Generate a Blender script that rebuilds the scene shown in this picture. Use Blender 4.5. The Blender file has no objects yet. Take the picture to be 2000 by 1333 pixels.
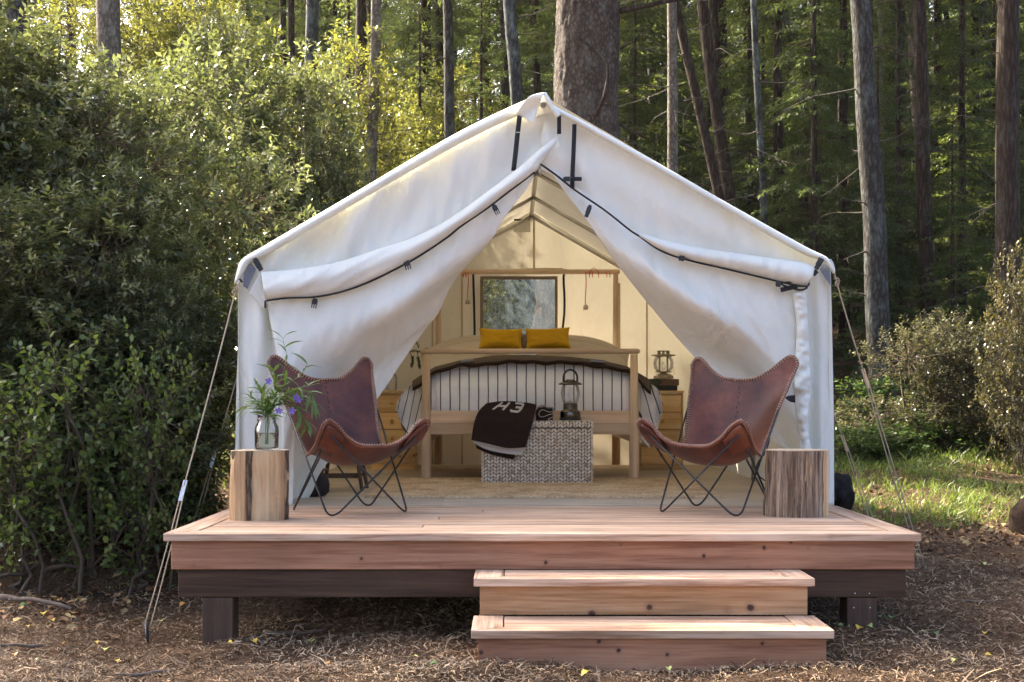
import bpy, math, random
import numpy as np
from mathutils import Vector, Matrix, noise
R = math.radians
rnd = random.Random(7)
S = bpy.context.scene
COL = S.collection

# ------------------------------------------------------------ camera, sky, sun, exposure
F = 2450.0          # focal length in photograph pixels (2000 wide)
EYE = 1.16          # camera height above the ground in front
HZ = 780.0
cam_d = bpy.data.cameras.new('camera'); cam = bpy.data.objects.new('camera', cam_d); COL.objects.link(cam)
cam.location = (0, 0, EYE); cam.rotation_euler = (R(90), 0, 0)
cam_d.sensor_width = 36; cam_d.lens = 36 * F / 2000
cam_d.shift_y = (HZ - 666.5) / 2000
cam_d.clip_start = 0.1; cam_d.clip_end = 1500
S.camera = cam

SUN_EL = 35.0
SUN_AZ = -48.0      # degrees clockwise from +Y: behind the tent, to the left
world = bpy.data.worlds.new('World'); S.world = world; world.use_nodes = True
wn = world.node_tree.nodes; wl = world.node_tree.links
bg = wn['Background']
sky = wn.new('ShaderNodeTexSky'); sky.sky_type = 'NISHITA'; sky.sun_disc = False
sky.sun_elevation = R(SUN_EL); sky.sun_rotation = R(SUN_AZ)
sky.air_density = 0.6; sky.dust_density = 6.5; sky.ozone_density = 1.1
wl.new(sky.outputs[0], bg.inputs[0]); bg.inputs[1].default_value = 0.15
sd = bpy.data.lights.new('sun', 'SUN'); sd.energy = 5.0; sd.angle = R(0.53); sd.color = (1.0, 0.90, 0.74)
so = bpy.data.objects.new('sun', sd); COL.objects.link(so)
TO_SUN = Vector((math.sin(R(SUN_AZ)) * math.cos(R(SUN_EL)), math.cos(R(SUN_AZ)) * math.cos(R(SUN_EL)), math.sin(R(SUN_EL))))
so.rotation_euler = TO_SUN.to_track_quat('Z', 'Y').to_euler(); so.location = (-8, 6, 12)
S.view_settings.view_transform = 'Standard'; S.view_settings.look = 'None'
S.view_settings.exposure = 2.38; S.view_settings.gamma = 1.0
S.view_settings.use_curve_mapping = False
S.cycles.max_bounces = 8; S.cycles.transparent_max_bounces = 12
S.cycles.diffuse_bounces = 6; S.cycles.glossy_bounces = 3; S.cycles.transmission_bounces = 6
S.cycles.sample_clamp_indirect = 6

# ------------------------------------------------------------ helpers
def P(px, py, d):
    """real point seen at photograph pixel (px, py) at distance d"""
    return Vector(((px - 1000) / F * d, d, EYE - (py - HZ) / F * d))

def smooth(t):
    t = max(0.0, min(1.0, t)); return t * t * (3 - 2 * t)

def tag(o, label=None, cat=None, group=None, kind=None):
    if label: o['label'] = label
    if cat: o['category'] = cat
    if group: o['group'] = group
    if kind: o['kind'] = kind
    return o

def empty(name, loc=(0, 0, 0), rz=0.0, **k):
    o = bpy.data.objects.new(name, None); COL.objects.link(o)
    o.location = loc; o.rotation_euler = (0, 0, rz); o.empty_display_size = 0.1
    return tag(o, **k)

def link(name, me, parent=None, loc=None, **k):
    o = bpy.data.objects.new(name, me); COL.objects.link(o)
    if parent is not None: o.parent = parent
    if loc is not None: o.location = loc
    return tag(o, **k)

def copy_tree(o, parent=None):
    c = o.copy(); COL.objects.link(c); c.parent = parent
    for ch in o.children: copy_tree(ch, c)
    return c

class MB:
    def __init__(s): s.v = []; s.f = []; s.uv = None
    def add(s, vs, fs):
        n = len(s.v); s.v += [tuple(v) for v in vs]; s.f += [tuple(i + n for i in f) for f in fs]; return s
    def box(s, x0, x1, y0, y1, z0, z1):
        return s.add([(x0,y0,z0),(x1,y0,z0),(x1,y1,z0),(x0,y1,z0),(x0,y0,z1),(x1,y0,z1),(x1,y1,z1),(x0,y1,z1)],
                     [(0,3,2,1),(4,5,6,7),(0,1,5,4),(1,2,6,5),(2,3,7,6),(3,0,4,7)])
    def obox(s, c, ax, ay, az):
        """oriented box: centre and three half axes"""
        c = Vector(c); ax = Vector(ax); ay = Vector(ay); az = Vector(az)
        vs = [c + ax*i + ay*j + az*k for k in (-1,1) for (i,j) in ((-1,-1),(1,-1),(1,1),(-1,1))]
        return s.add(vs, [(0,3,2,1),(4,5,6,7),(0,1,5,4),(1,2,6,5),(2,3,7,6),(3,0,4,7)])
    def prism(s, poly, z0, z1):
        n = len(poly)
        vs = [(p[0],p[1],z0) for p in poly] + [(p[0],p[1],z1) for p in poly]
        return s.add(vs, [tuple(range(n-1,-1,-1)), tuple(range(n,2*n))] + [(i,(i+1)%n,n+(i+1)%n,n+i) for i in range(n)])
    def tube(s, pts, r, n=8, caps=True, close=False):
        pts = [Vector(p) for p in pts]; m = len(pts)
        rr = r if isinstance(r, (list, tuple)) else [r]*m
        vs = []; prev = None
        for i, p in enumerate(pts):
            if close: t = (pts[(i+1)%m] - pts[i-1])
            else: t = pts[min(i+1,m-1)] - pts[max(i-1,0)]
            if t.length < 1e-9: t = Vector((0,0,1))
            t.normalize()
            if prev is None:
                a = Vector((0,0,1)) if abs(t.z) < .9 else Vector((1,0,0))
                u = t.cross(a).normalized()
            else:
                u = (prev - t*prev.dot(t))
                u = u.normalized() if u.length > 1e-6 else t.orthogonal().normalized()
            prev = u; w = t.cross(u)
            for k in range(n):
                a = 2*math.pi*k/n
                vs.append(p + (u*math.cos(a) + w*math.sin(a))*rr[i])
        fs = []
        for i in range(m if close else m-1):
            j = (i+1) % m
            for k in range(n):
                fs.append((i*n+k, i*n+(k+1)%n, j*n+(k+1)%n, j*n+k))
        if caps and not close:
            fs.append(tuple(range(n-1,-1,-1))); fs.append(tuple((m-1)*n+k for k in range(n)))
        return s.add(vs, fs)
    def lathe(s, prof, c=(0,0,0), n=24):
        vs = []; m = len(prof)
        for (r,z) in prof:
            for k in range(n):
                a = 2*math.pi*k/n; vs.append((c[0]+r*math.cos(a), c[1]+r*math.sin(a), c[2]+z))
        fs = [(i*n+k, i*n+(k+1)%n, (i+1)*n+(k+1)%n, (i+1)*n+k) for i in range(m-1) for k in range(n)]
        return s.add(vs, fs)
    def grid(s, g):
        """g: rows of points"""
        nr = len(g); nc = len(g[0])
        return s.add([p for row in g for p in row],
                     [(i*nc+j, i*nc+j+1, (i+1)*nc+j+1, (i+1)*nc+j) for i in range(nr-1) for j in range(nc-1)])
    def mesh(s, name, mat=None, smooth_=False):
        me = bpy.data.meshes.new(name); me.from_pydata(s.v, [], s.f); me.update()
        if mat: me.materials.append(mat)
        if smooth_: me.polygons.foreach_set('use_smooth', [True]*len(me.polygons))
        return me
    def build(s, name, mat=None, parent=None, smooth_=False, bevel=0, solid=0, **k):
        o = link(name, s.mesh(name, mat, smooth_), parent, **k)
        if solid:
            m = o.modifiers.new('thick', 'SOLIDIFY'); m.thickness = solid; m.offset = 0
        if bevel:
            m = o.modifiers.new('bevel', 'BEVEL'); m.width = bevel; m.segments = 2; m.limit_method = 'ANGLE'
        return o

def cr(pts, n, closed=False):
    """resampled Catmull-Rom through points (tuples of any size), n samples evenly by length"""
    P_ = [np.array(p, float) for p in pts]; m = len(P_); out = []
    for i in range(m-1):
        p0 = P_[max(i-1,0)]; p1 = P_[i]; p2 = P_[i+1]; p3 = P_[min(i+2,m-1)]
        for t in np.linspace(0,1,16,endpoint=False):
            out.append(.5*((2*p1)+(-p0+p2)*t+(2*p0-5*p1+4*p2-p3)*t*t+(-p0+3*p1-3*p2+p3)*t**3))
    out.append(P_[-1]); out = np.array(out)
    L = np.concatenate([[0], np.cumsum(np.linalg.norm(np.diff(out,axis=0),axis=1))])
    q = np.linspace(0, L[-1], n)
    return np.stack([np.interp(q, L, out[:,k]) for k in range(out.shape[1])], 1)

def coons(top, bottom, left, right, nu, nv):
    T = cr(top,nu); B = cr(bottom,nu); Lf = cr(left,nv); Rt = cr(right,nv)
    g = np.zeros((nv,nu,2))
    for i in range(nv):
        v = i/(nv-1)
        for j in range(nu):
            u = j/(nu-1)
            g[i,j] = (1-v)*T[j]+v*B[j]+(1-u)*Lf[i]+u*Rt[i]-((1-u)*(1-v)*T[0]+u*(1-v)*T[-1]+(1-u)*v*B[0]+u*v*B[-1])
    return g

def nz(x, y, z, s=1.0): return noise.noise(Vector((x*s, y*s, z*s)))

def np_mesh(name, V, Fq, mat, tint=None, smooth_=False):
    """fast mesh of equal-sized polygons: V (n,3), Fq (m,k)"""
    me = bpy.data.meshes.new(name); k = Fq.shape[1]
    me.vertices.add(len(V)); me.vertices.foreach_set('co', V.astype(np.float32).ravel())
    me.loops.add(Fq.size); me.loops.foreach_set('vertex_index', Fq.astype(np.int32).ravel())
    me.polygons.add(len(Fq)); me.polygons.foreach_set('loop_start', np.arange(0, Fq.size, k, dtype=np.int32))
    me.polygons.foreach_set('loop_total', np.full(len(Fq), k, dtype=np.int32))
    if smooth_: me.polygons.foreach_set('use_smooth', np.ones(len(Fq), dtype=bool))
    me.update(calc_edges=True)
    if tint is not None:
        a = me.attributes.new('tint', 'FLOAT', 'POINT'); a.data.foreach_set('value', tint.astype(np.float32))
    me.materials.append(mat)
    return me

def unit(a): return a / np.maximum(np.linalg.norm(a, axis=1, keepdims=True), 1e-9)

def leaf_quads(rng, B, D, L, W, fold=.25, tint=None, curl=.15):
    """kite-shaped folded leaves: base B, direction D, length L, half width W -> 5-vert, two quads... (base,side,tip,side)"""
    n = len(B); D = unit(D)
    up = rng.normal(size=(n,3)) * .45 + np.array([0,0,1.0])
    side = unit(np.cross(D, up)); nor = np.cross(side, D)
    L = L[:,None]; W = W[:,None]
    mid = B + D*L*.45
    V = np.stack([B, mid + side*W + nor*W*fold, B + D*L - nor*L*curl, mid - side*W + nor*W*fold], 1).reshape(-1,3)
    Fq = np.arange(4*n).reshape(n,4)
    t = np.repeat(tint if tint is not None else rng.random(n), 4)
    return V, Fq, t

def leaf_hex(rng, B, D, L, W, fold=.2, tint=None, curl=.2):
    """six-sided leaf: rounder outline, for the larger leaves seen near"""
    n = len(B); D = unit(D)
    up = rng.normal(size=(n,3)) * .5 + np.array([0,0,1.0])
    side = unit(np.cross(D, up)); nor = np.cross(side, D)
    L = L[:,None]; W = W[:,None]
    a = B + D*L*.28; b = B + D*L*.68 - nor*L*curl*.4
    V = np.stack([B, a+side*W*.92+nor*W*fold, b+side*W*.8+nor*W*fold, B+D*L-nor*L*curl, b-side*W*.8+nor*W*fold, a-side*W*.92+nor*W*fold], 1).reshape(-1,3)
    return V, np.arange(6*n).reshape(n,6), np.repeat(tint if tint is not None else rng.random(n), 6)

def stick_mesh(A, B, ra, rb, n=3):
    """many straight sticks A->B as n-sided prisms"""
    m = len(A); D = unit(B-A)
    h = np.where(np.abs(D[:,2:3])<.9, np.array([[0,0,1.0]]), np.array([[1.0,0,0]]))
    u = unit(np.cross(D,h)); w = np.cross(D,u)
    vs = []
    for (C,r) in ((A,ra),(B,rb)):
        for k in range(n):
            a = 2*math.pi*k/n; vs.append(C + (u*math.cos(a)+w*math.sin(a))*np.reshape(r,(-1,1)))
    V = np.stack(vs,1).reshape(-1,3)
    base = np.arange(m)[:,None]*2*n
    fs = [np.concatenate([base+k, base+(k+1)%n, base+n+(k+1)%n, base+n+k],1) for k in range(n)]
    return V, np.concatenate(fs,0)

# ------------------------------------------------------------ materials
def nodes(name):
    m = bpy.data.materials.new(name); m.use_nodes = True
    return m, m.node_tree.nodes, m.node_tree.links, m.node_tree.nodes['Principled BSDF']

def ramp(N, cols, pos=None):
    r = N.new('ShaderNodeValToRGB'); e = r.color_ramp.elements
    pos = pos or [i/(len(cols)-1) for i in range(len(cols))]
    while len(e) < len(cols): e.new(.5)
    for i,(c,p) in enumerate(zip(cols,pos)): e[i].position = p; e[i].color = (*c, 1)
    return r

def noise_tex(N, L, scale, detail=4, rough=.5, vec=None, dist=0):
    t = N.new('ShaderNodeTexNoise'); t.inputs['Scale'].default_value = scale; t.inputs['Detail'].default_value = detail
    t.inputs['Roughness'].default_value = rough; t.inputs['Distortion'].default_value = dist
    if vec is not None: L.new(vec, t.inputs['Vector'])
    return t

def objvec(N, L, scale=(1,1,1), rand=0.0):
    tc = N.new('ShaderNodeTexCoord'); mp = N.new('ShaderNodeMapping'); mp.inputs['Scale'].default_value = scale
    L.new(tc.outputs['Object'], mp.inputs['Vector'])
    if rand:
        oi = N.new('ShaderNodeObjectInfo'); ml = N.new('ShaderNodeMath'); ml.operation = 'MULTIPLY'; ml.inputs[1].default_value = rand
        L.new(oi.outputs['Random'], ml.inputs[0]); L.new(ml.outputs[0], mp.inputs['Location'])
    return mp.outputs['Vector']

def bump(N, L, h, strength, dist=.01, prev=None):
    b = N.new('ShaderNodeBump'); b.inputs['Strength'].default_value = strength; b.inputs['Distance'].default_value = dist
    L.new(h, b.inputs['Height'])
    if prev is not None: L.new(prev, b.inputs['Normal'])
    return b.outputs['Normal']

def mixc(N, L, fac, a, b, mode='MIX'):
    m = N.new('ShaderNodeMix'); m.data_type = 'RGBA'; m.blend_type = mode
    for s, v in ((m.inputs[0], fac), (m.inputs[6], a), (m.inputs[7], b)):
        if isinstance(v, (int, float)): s.default_value = v
        elif isinstance(v, tuple): s.default_value = (*v, 1)
        else: L.new(v, s)
    return m.outputs[2]

def simple(name, col, rough=.6, metal=0, var=.15, scale=8, bmp=0, spec=.5):
    m, N, L, b = nodes(name)
    v = objvec(N, L)
    t = noise_tex(N, L, scale, 5, .6, v)
    r = ramp(N, [tuple(c*(1-var) for c in col), tuple(min(1,c*(1+var)) for c in col)], [.3,.7])
    L.new(t.outputs[0], r.inputs[0]); L.new(r.outputs[0], b.inputs['Base Color'])
    b.inputs['Roughness'].default_value = rough; b.inputs['Metallic'].default_value = metal
    b.inputs['Specular IOR Level'].default_value = spec
    if bmp: L.new(bump(N, L, t.outputs[0], bmp), b.inputs['Normal'])
    return m

def wood(name, c0, c1, c2, axis='x', fine=1.0, knots=True, rough=.62, rand=9.0, knotcol=(.07,.03,.02), knot_scale=3.2, contrast=1.0, flat='z'):
    m, N, L, b = nodes(name)
    lo, hi = 1.1*fine, 26*fine
    sc = {'x': (lo,hi,hi), 'y': (hi,lo,hi), 'z': (hi,hi,lo)}[axis]
    v = objvec(N, L, sc, rand)
    big = noise_tex(N, L, 1.0, 3, .5, v, .4)
    fin = noise_tex(N, L, 4.0, 5, .65, v)
    md = N.new('ShaderNodeMath'); md.operation = 'MULTIPLY_ADD'; L.new(fin.outputs[0], md.inputs[0]); md.inputs[1].default_value = .62*contrast
    ms = N.new('ShaderNodeMath'); ms.operation = 'SUBTRACT'; L.new(big.outputs[0], ms.inputs[0]); ms.inputs[1].default_value = .31*contrast
    L.new(ms.outputs[0], md.inputs[2])
    r = ramp(N, [c0, c1, c2], [.3,.5,.7]); L.new(md.outputs[0], r.inputs[0])
    oi = N.new('ShaderNodeObjectInfo')
    hs = N.new('ShaderNodeHueSaturation'); mr = N.new('ShaderNodeMapRange')
    mr.inputs['To Min'].default_value = .80; mr.inputs['To Max'].default_value = 1.14
    L.new(oi.outputs['Random'], mr.inputs['Value']); L.new(mr.outputs[0], hs.inputs['Value']); L.new(r.outputs[0], hs.inputs['Color'])
    col = hs.outputs[0]
    # slow blotches along the board
    v2 = objvec(N, L, (1,1,1), rand); bl = noise_tex(N, L, 1.7, 3, .6, v2)
    br = ramp(N, [(.8,.8,.8),(1.08,1.06,1.04)], [.3,.7]); L.new(bl.outputs[0], br.inputs[0])
    col = mixc(N, L, 1.0, col, br.outputs[0], 'MULTIPLY')
    if knots:
        kx = {'z': (1.7,1.7,0), 'y': (1.7,0,1.7)}[flat]
        v3 = objvec(N, L, kx, rand)
        vo = N.new('ShaderNodeTexVoronoi'); vo.inputs['Scale'].default_value = knot_scale; vo.inputs['Randomness'].default_value = 1
        wob = noise_tex(N, L, 14, 2, .5, v3); vm = mixc(N, L, .03, v3, wob.outputs[1], 'ADD'); L.new(vm, vo.inputs['Vector'])
        kr = ramp(N, [(1,1,1),(.85,.85,.85),(.22,.22,.22),(0,0,0)], [0.045,.075,.10,.19]); L.new(vo.outputs['Distance'], kr.inputs[0])
        sel = N.new('ShaderNodeSeparateColor'); L.new(vo.outputs['Color'], sel.inputs[0])
        gt = N.new('ShaderNodeMath'); gt.operation = 'GREATER_THAN'; gt.inputs[1].default_value = .12 if flat == 'y' else .7; L.new(sel.outputs[0], gt.inputs[0])
        kk = N.new('ShaderNodeMath'); kk.operation = 'MULTIPLY'; L.new(kr.outputs[0], kk.inputs[0]); L.new(gt.outputs[0], kk.inputs[1])
        col = mixc(N, L, kk.outputs[0], col, knotcol)
    L.new(col, b.inputs['Base Color']); b.inputs['Roughness'].default_value = rough
    b.inputs['Specular IOR Level'].default_value = .3
    L.new(bump(N, L, md.outputs[0], .35, .004), b.inputs['Normal'])
    return m

def leafmat(name, dark, mid, light, rough=.42, trans=.35, tcol=None):
    m, N, L, b = nodes(name)
    at = N.new('ShaderNodeAttribute'); at.attribute_name = 'tint'
    oi = N.new('ShaderNodeObjectInfo')
    md = N.new('ShaderNodeMath'); md.operation = 'MULTIPLY_ADD'; md.inputs[1].default_value = .16
    L.new(oi.outputs['Random'], md.inputs[0]); sb = N.new('ShaderNodeMath'); sb.operation = 'SUBTRACT'; sb.inputs[1].default_value = .08
    L.new(at.outputs['Fac'], sb.inputs[0]); L.new(sb.outputs[0], md.inputs[2])
    r = ramp(N, [dark, mid, light], [.0,.55,1.0]); L.new(md.outputs[0], r.inputs[0])
    L.new(r.outputs[0], b.inputs['Base Color']); b.inputs['Roughness'].default_value = rough
    b.inputs['Specular IOR Level'].default_value = .45
    tr = N.new('ShaderNodeBsdfTranslucent')
    tc = mixc(N, L, .75, r.outputs[0], tcol or (.20,.26,.03)); L.new(tc, tr.inputs[0])
    mx = N.new('ShaderNodeMixShader'); mx.inputs[0].default_value = trans
    L.new(b.outputs[0], mx.inputs[1]); L.new(tr.outputs[0], mx.inputs[2])
    L.new(mx.outputs[0], N['Material Output'].inputs['Surface'])
    return m

def canvasmat(name, col, trans, tcol, wr=.25):
    m, N, L, b = nodes(name)
    v = objvec(N, L)
    w1 = noise_tex(N, L, 2.2, 4, .6, objvec(N, L, (1.9,1,.8)), 1.6)
    w2 = noise_tex(N, L, 18, 5, .65, v, 1.2)
    wv = noise_tex(N, L, 600, 1, .5, v)
    r = ramp(N, [tuple(c*.93 for c in col), col], [.3,.65]); L.new(w1.outputs[0], r.inputs[0])
    st = noise_tex(N, L, 1.3, 6, .7, v); sr = ramp(N, [(.95,.93,.90),(1,1,1)], [.28,.5]); L.new(st.outputs[0], sr.inputs[0])
    c = mixc(N, L, .8, r.outputs[0], sr.outputs[0], 'MULTIPLY')
    L.new(c, b.inputs['Base Color']); b.inputs['Roughness'].default_value = .9; b.inputs['Specular IOR Level'].default_value = .1
    n = bump(N, L, w1.outputs[0], wr, .05); n = bump(N, L, w2.outputs[0], wr*1.5, .006, n); n = bump(N, L, wv.outputs[0], .12, .001, n)
    L.new(n, b.inputs['Normal'])
    tr = N.new('ShaderNodeBsdfTranslucent'); tr.inputs[0].default_value = (*tcol, 1)
    mx = N.new('ShaderNodeMixShader'); mx.inputs[0].default_value = trans
    L.new(b.outputs[0], mx.inputs[1]); L.new(tr.outputs[0], mx.inputs[2])
    L.new(mx.outputs[0], N['Material Output'].inputs['Surface'])
    return m

def barkmat(name, c0, c1, lich=(.30,.34,.30), la=.5, vs=(9,9,1.6), strength=.8):
    m, N, L, b = nodes(name)
    v = objvec(N, L, vs, 11)
    vo = N.new('ShaderNodeTexVoronoi'); vo.feature = 'DISTANCE_TO_EDGE'; vo.inputs['Scale'].default_value = 2.2
    nn = noise_tex(N, L, 5, 5, .7, v); L.new(mixc(N, L, .35, v, nn.outputs[1], 'ADD'), vo.inputs['Vector'])
    fin = noise_tex(N, L, 9, 6, .75, v)
    h = N.new('ShaderNodeMath'); h.operation = 'MULTIPLY_ADD'; L.new(fin.outputs[0], h.inputs[0]); h.inputs[1].default_value = .6
    L.new(vo.outputs['Distance'], h.inputs[2])
    r = ramp(N, [tuple(c*.45 for c in c0), c0, c1], [.22,.42,.8]); L.new(h.outputs[0], r.inputs[0])
    lv = objvec(N, L, (3,3,1.4), 11); ln = noise_tex(N, L, 2.6, 7, .72, lv)
    lr = ramp(N, [(0,0,0),(1,1,1)], [.55-.12*la,.68]); L.new(ln.outputs[0], lr.inputs[0])
    lm = N.new('ShaderNodeMath'); lm.operation = 'MULTIPLY'; L.new(lr.outputs[0], lm.inputs[0]); lm.inputs[1].default_value = la
    L.new(mixc(N, L, lm.outputs[0], r.outputs[0], lich), b.inputs['Base Color'])
    b.inputs['Roughness'].default_value = .9; b.inputs['Specular IOR Level'].default_value = .2
    L.new(bump(N, L, h.outputs[0], strength, .03), b.inputs['Normal'])
    return m

def glassmat(name, tint=(.995,.998,.996), alpha=.78):
    m, N, L, b = nodes(name)
    b.inputs['Base Color'].default_value = (*tint,1); b.inputs['Roughness'].default_value = .03
    tr = N.new('ShaderNodeBsdfTransparent'); tr.inputs[0].default_value = (*tint,1)
    gl = N.new('ShaderNodeBsdfGlossy'); gl.inputs['Roughness'].default_value = .03
    fr = N.new('ShaderNodeFresnel'); fr.inputs[0].default_value = 1.45
    ad = N.new('ShaderNodeMath'); ad.operation = 'MULTIPLY_ADD'; ad.inputs[1].default_value = .8; ad.inputs[2].default_value = .0
    L.new(fr.outputs[0], ad.inputs[0])
    mx = N.new('ShaderNodeMixShader'); L.new(ad.outputs[0], mx.inputs[0]); L.new(tr.outputs[0], mx.inputs[1]); L.new(gl.outputs[0], mx.inputs[2])
    L.new(mx.outputs[0], N['Material Output'].inputs['Surface'])
    return m

M = {}
M['deck_x'] = wood('redwood_along_x', (.34,.19,.11), (.60,.40,.265), (.74,.54,.39), 'x', contrast=1.2, knot_scale=2.6)
M['deck_y'] = wood('redwood_along_y', (.34,.19,.11), (.60,.40,.265), (.74,.54,.39), 'y', contrast=1.2, knot_scale=2.6)
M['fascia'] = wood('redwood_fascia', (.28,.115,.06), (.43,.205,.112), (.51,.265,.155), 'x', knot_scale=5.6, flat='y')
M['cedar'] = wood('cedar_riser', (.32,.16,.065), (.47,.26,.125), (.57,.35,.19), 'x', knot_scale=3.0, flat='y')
M['dark_wood'] = wood('treated_beam', (.055,.027,.015), (.095,.05,.028), (.13,.073,.042), 'x', knots=False)
M['post_wood'] = wood('treated_post', (.045,.025,.017), (.085,.048,.032), (.12,.07,.045), 'z', knots=False)
M['ply'] = wood('plywood', (.46,.38,.28), (.56,.47,.36), (.62,.54,.42), 'x', fine=.5, knots=False, rough=.6)
M['birch'] = wood('birch', (.62,.43,.27), (.72,.54,.37), (.78,.61,.44), 'x', fine=.8, knots=False, rough=.5, contrast=.7)
M['birch_z'] = wood('birch_upright', (.60,.41,.26), (.71,.53,.36), (.77,.60,.43), 'z', fine=.8, knots=False, rough=.5, contrast=.7)
M['pine'] = wood('pine', (.58,.36,.15), (.68,.46,.22), (.74,.54,.30), 'x', fine=.55, knots=True, rough=.5, knotcol=(.28,.13,.05), knot_scale=3, flat='y')
M['cut_wood'] = wood('cut_log_face', (.44,.26,.13), (.64,.44,.24), (.74,.57,.35), 'z', fine=.7, knots=False, rough=.8)
M['endgrain'] = simple('end_grain', (.58,.44,.29), .85, scale=22, var=.2, bmp=.3)
M['rough_bark'] = wood('furrowed_bark', (.11,.068,.042), (.31,.215,.145), (.46,.36,.26), 'z', fine=1.6, knots=False, rough=.95, contrast=1.5)
M['stump_bark'] = barkmat('stump_bark', (.17,.115,.075), (.40,.30,.205), (.40,.33,.25), .3, (22,22,4), 1.0)
M['canvas'] = canvasmat('canvas', (.87,.885,.805), .09, (.80,.72,.58), .30)
M['canvas_in'] = canvasmat('canvas_roof', (.80,.77,.67), .09, (.80,.72,.54), .35)
M['canvas_grey'] = simple('grey_reinforcement', (.20,.23,.28), .8, scale=30, bmp=.2)
M['web'] = simple('black_webbing', (.012,.012,.014), .7, scale=60, bmp=.3)
M['plastic'] = simple('black_plastic', (.015,.016,.018), .35, scale=20)
M['metal_pole'] = simple('galvanised_pole', (.45,.42,.38), .35, 1.0, scale=12)
M['black_metal'] = simple('black_painted_steel', (.018,.018,.018), .38, 0, scale=30)
M['rope'] = simple('tan_rope', (.48,.38,.26), .9, scale=240, var=.35, bmp=.6)
M['alu'] = simple('aluminium', (.75,.75,.75), .28, 1.0)
M['bark_big'] = barkmat('bark_big_conifer', (.075,.055,.042), (.17,.135,.105), (.25,.24,.21), .4, (10,10,6), 1.0)
M['bark_grey'] = barkmat('bark_grey', (.05,.043,.036), (.115,.105,.092), (.20,.23,.21), .55, (10,10,3.0), .9)
M['bark_brown'] = barkmat('bark_brown', (.045,.03,.021), (.10,.072,.052), (.17,.17,.15), .3, (10,10,1.6), .9)
M['bark_pale'] = barkmat('bark_pale', (.12,.10,.075), (.24,.21,.165), (.34,.33,.28), .5, (10,10,5), .5)
M['bark_blue'] = barkmat('bark_blue_lichen', (.05,.05,.048), (.12,.125,.12), (.22,.27,.26), .75, (10,10,3), .9)
M['twig'] = simple('twig', (.10,.07,.045), .9, scale=40)
M['deadtwig'] = simple('dead_branch', (.075,.058,.046), .9, scale=30)
M['conifer'] = leafmat('conifer_needles', (.020,.036,.016), (.048,.076,.026), (.11,.14,.045), .55, .40, (.19,.24,.05))
M['conifer_lit'] = leafmat('lit_conifer_needles', (.03,.052,.018), (.070,.105,.030), (.16,.19,.055), .55, .42, (.27,.32,.06))  # lighter copy of the needles, sunlight put into its colour
M['shrub'] = leafmat('shrub_leaves', (.020,.031,.015), (.058,.078,.034), (.29,.30,.15), .30, .34, (.28,.32,.08))
M['shrub_pale'] = leafmat('pale_shrub_leaves', (.030,.034,.020), (.085,.090,.050), (.24,.24,.13), .36, .28, (.22,.20,.06))
M['shrub_gold'] = leafmat('golden_shrub_leaves', (.030,.036,.016), (.085,.080,.034), (.22,.19,.08), .4, .26, (.26,.22,.05))
M['bramble'] = leafmat('bramble_leaves', (.014,.032,.013), (.030,.066,.022), (.10,.165,.040), .40, .30, (.15,.24,.03))
M['lime'] = leafmat('lime_leaves', (.045,.08,.02), (.10,.15,.035), (.22,.28,.07), .4, .4, (.25,.34,.04))
M['understory'] = leafmat('understory_leaves', (.035,.05,.012), (.095,.11,.025), (.22,.23,.06), .45, .42, (.32,.32,.05))
# ------------------------------------------------------------ terrain
def gz(x, y):
    z = .42*smooth((y-9.5)/6.0)
    if y > 15: z += .19*(min(y,95)-15) * min(1, (y-15)/4)
    if y > 105: z -= .12*(y-105)
    z += .42*smooth((-x-1.9)/1.2)*smooth((y-7.4)/.8) + .5*smooth((-x-2.6)/3)*smooth((y-8)/3)
    z += .05*smooth((x-.9)/.8)*smooth((y-5.7)/.5)-.075*smooth((-x-.3)/.8)*smooth((x+2.6)/.7)*smooth((y-5.3)/.5)*smooth((8-y)/1)
    z += .03*math.sin(x*.9+.4)*math.cos(y*.7) + .018*math.sin(x*3.1+y*1.7)
    z += .07*smooth((x-1.6)/3.0)*smooth((y-4)/3)
    return z

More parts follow.
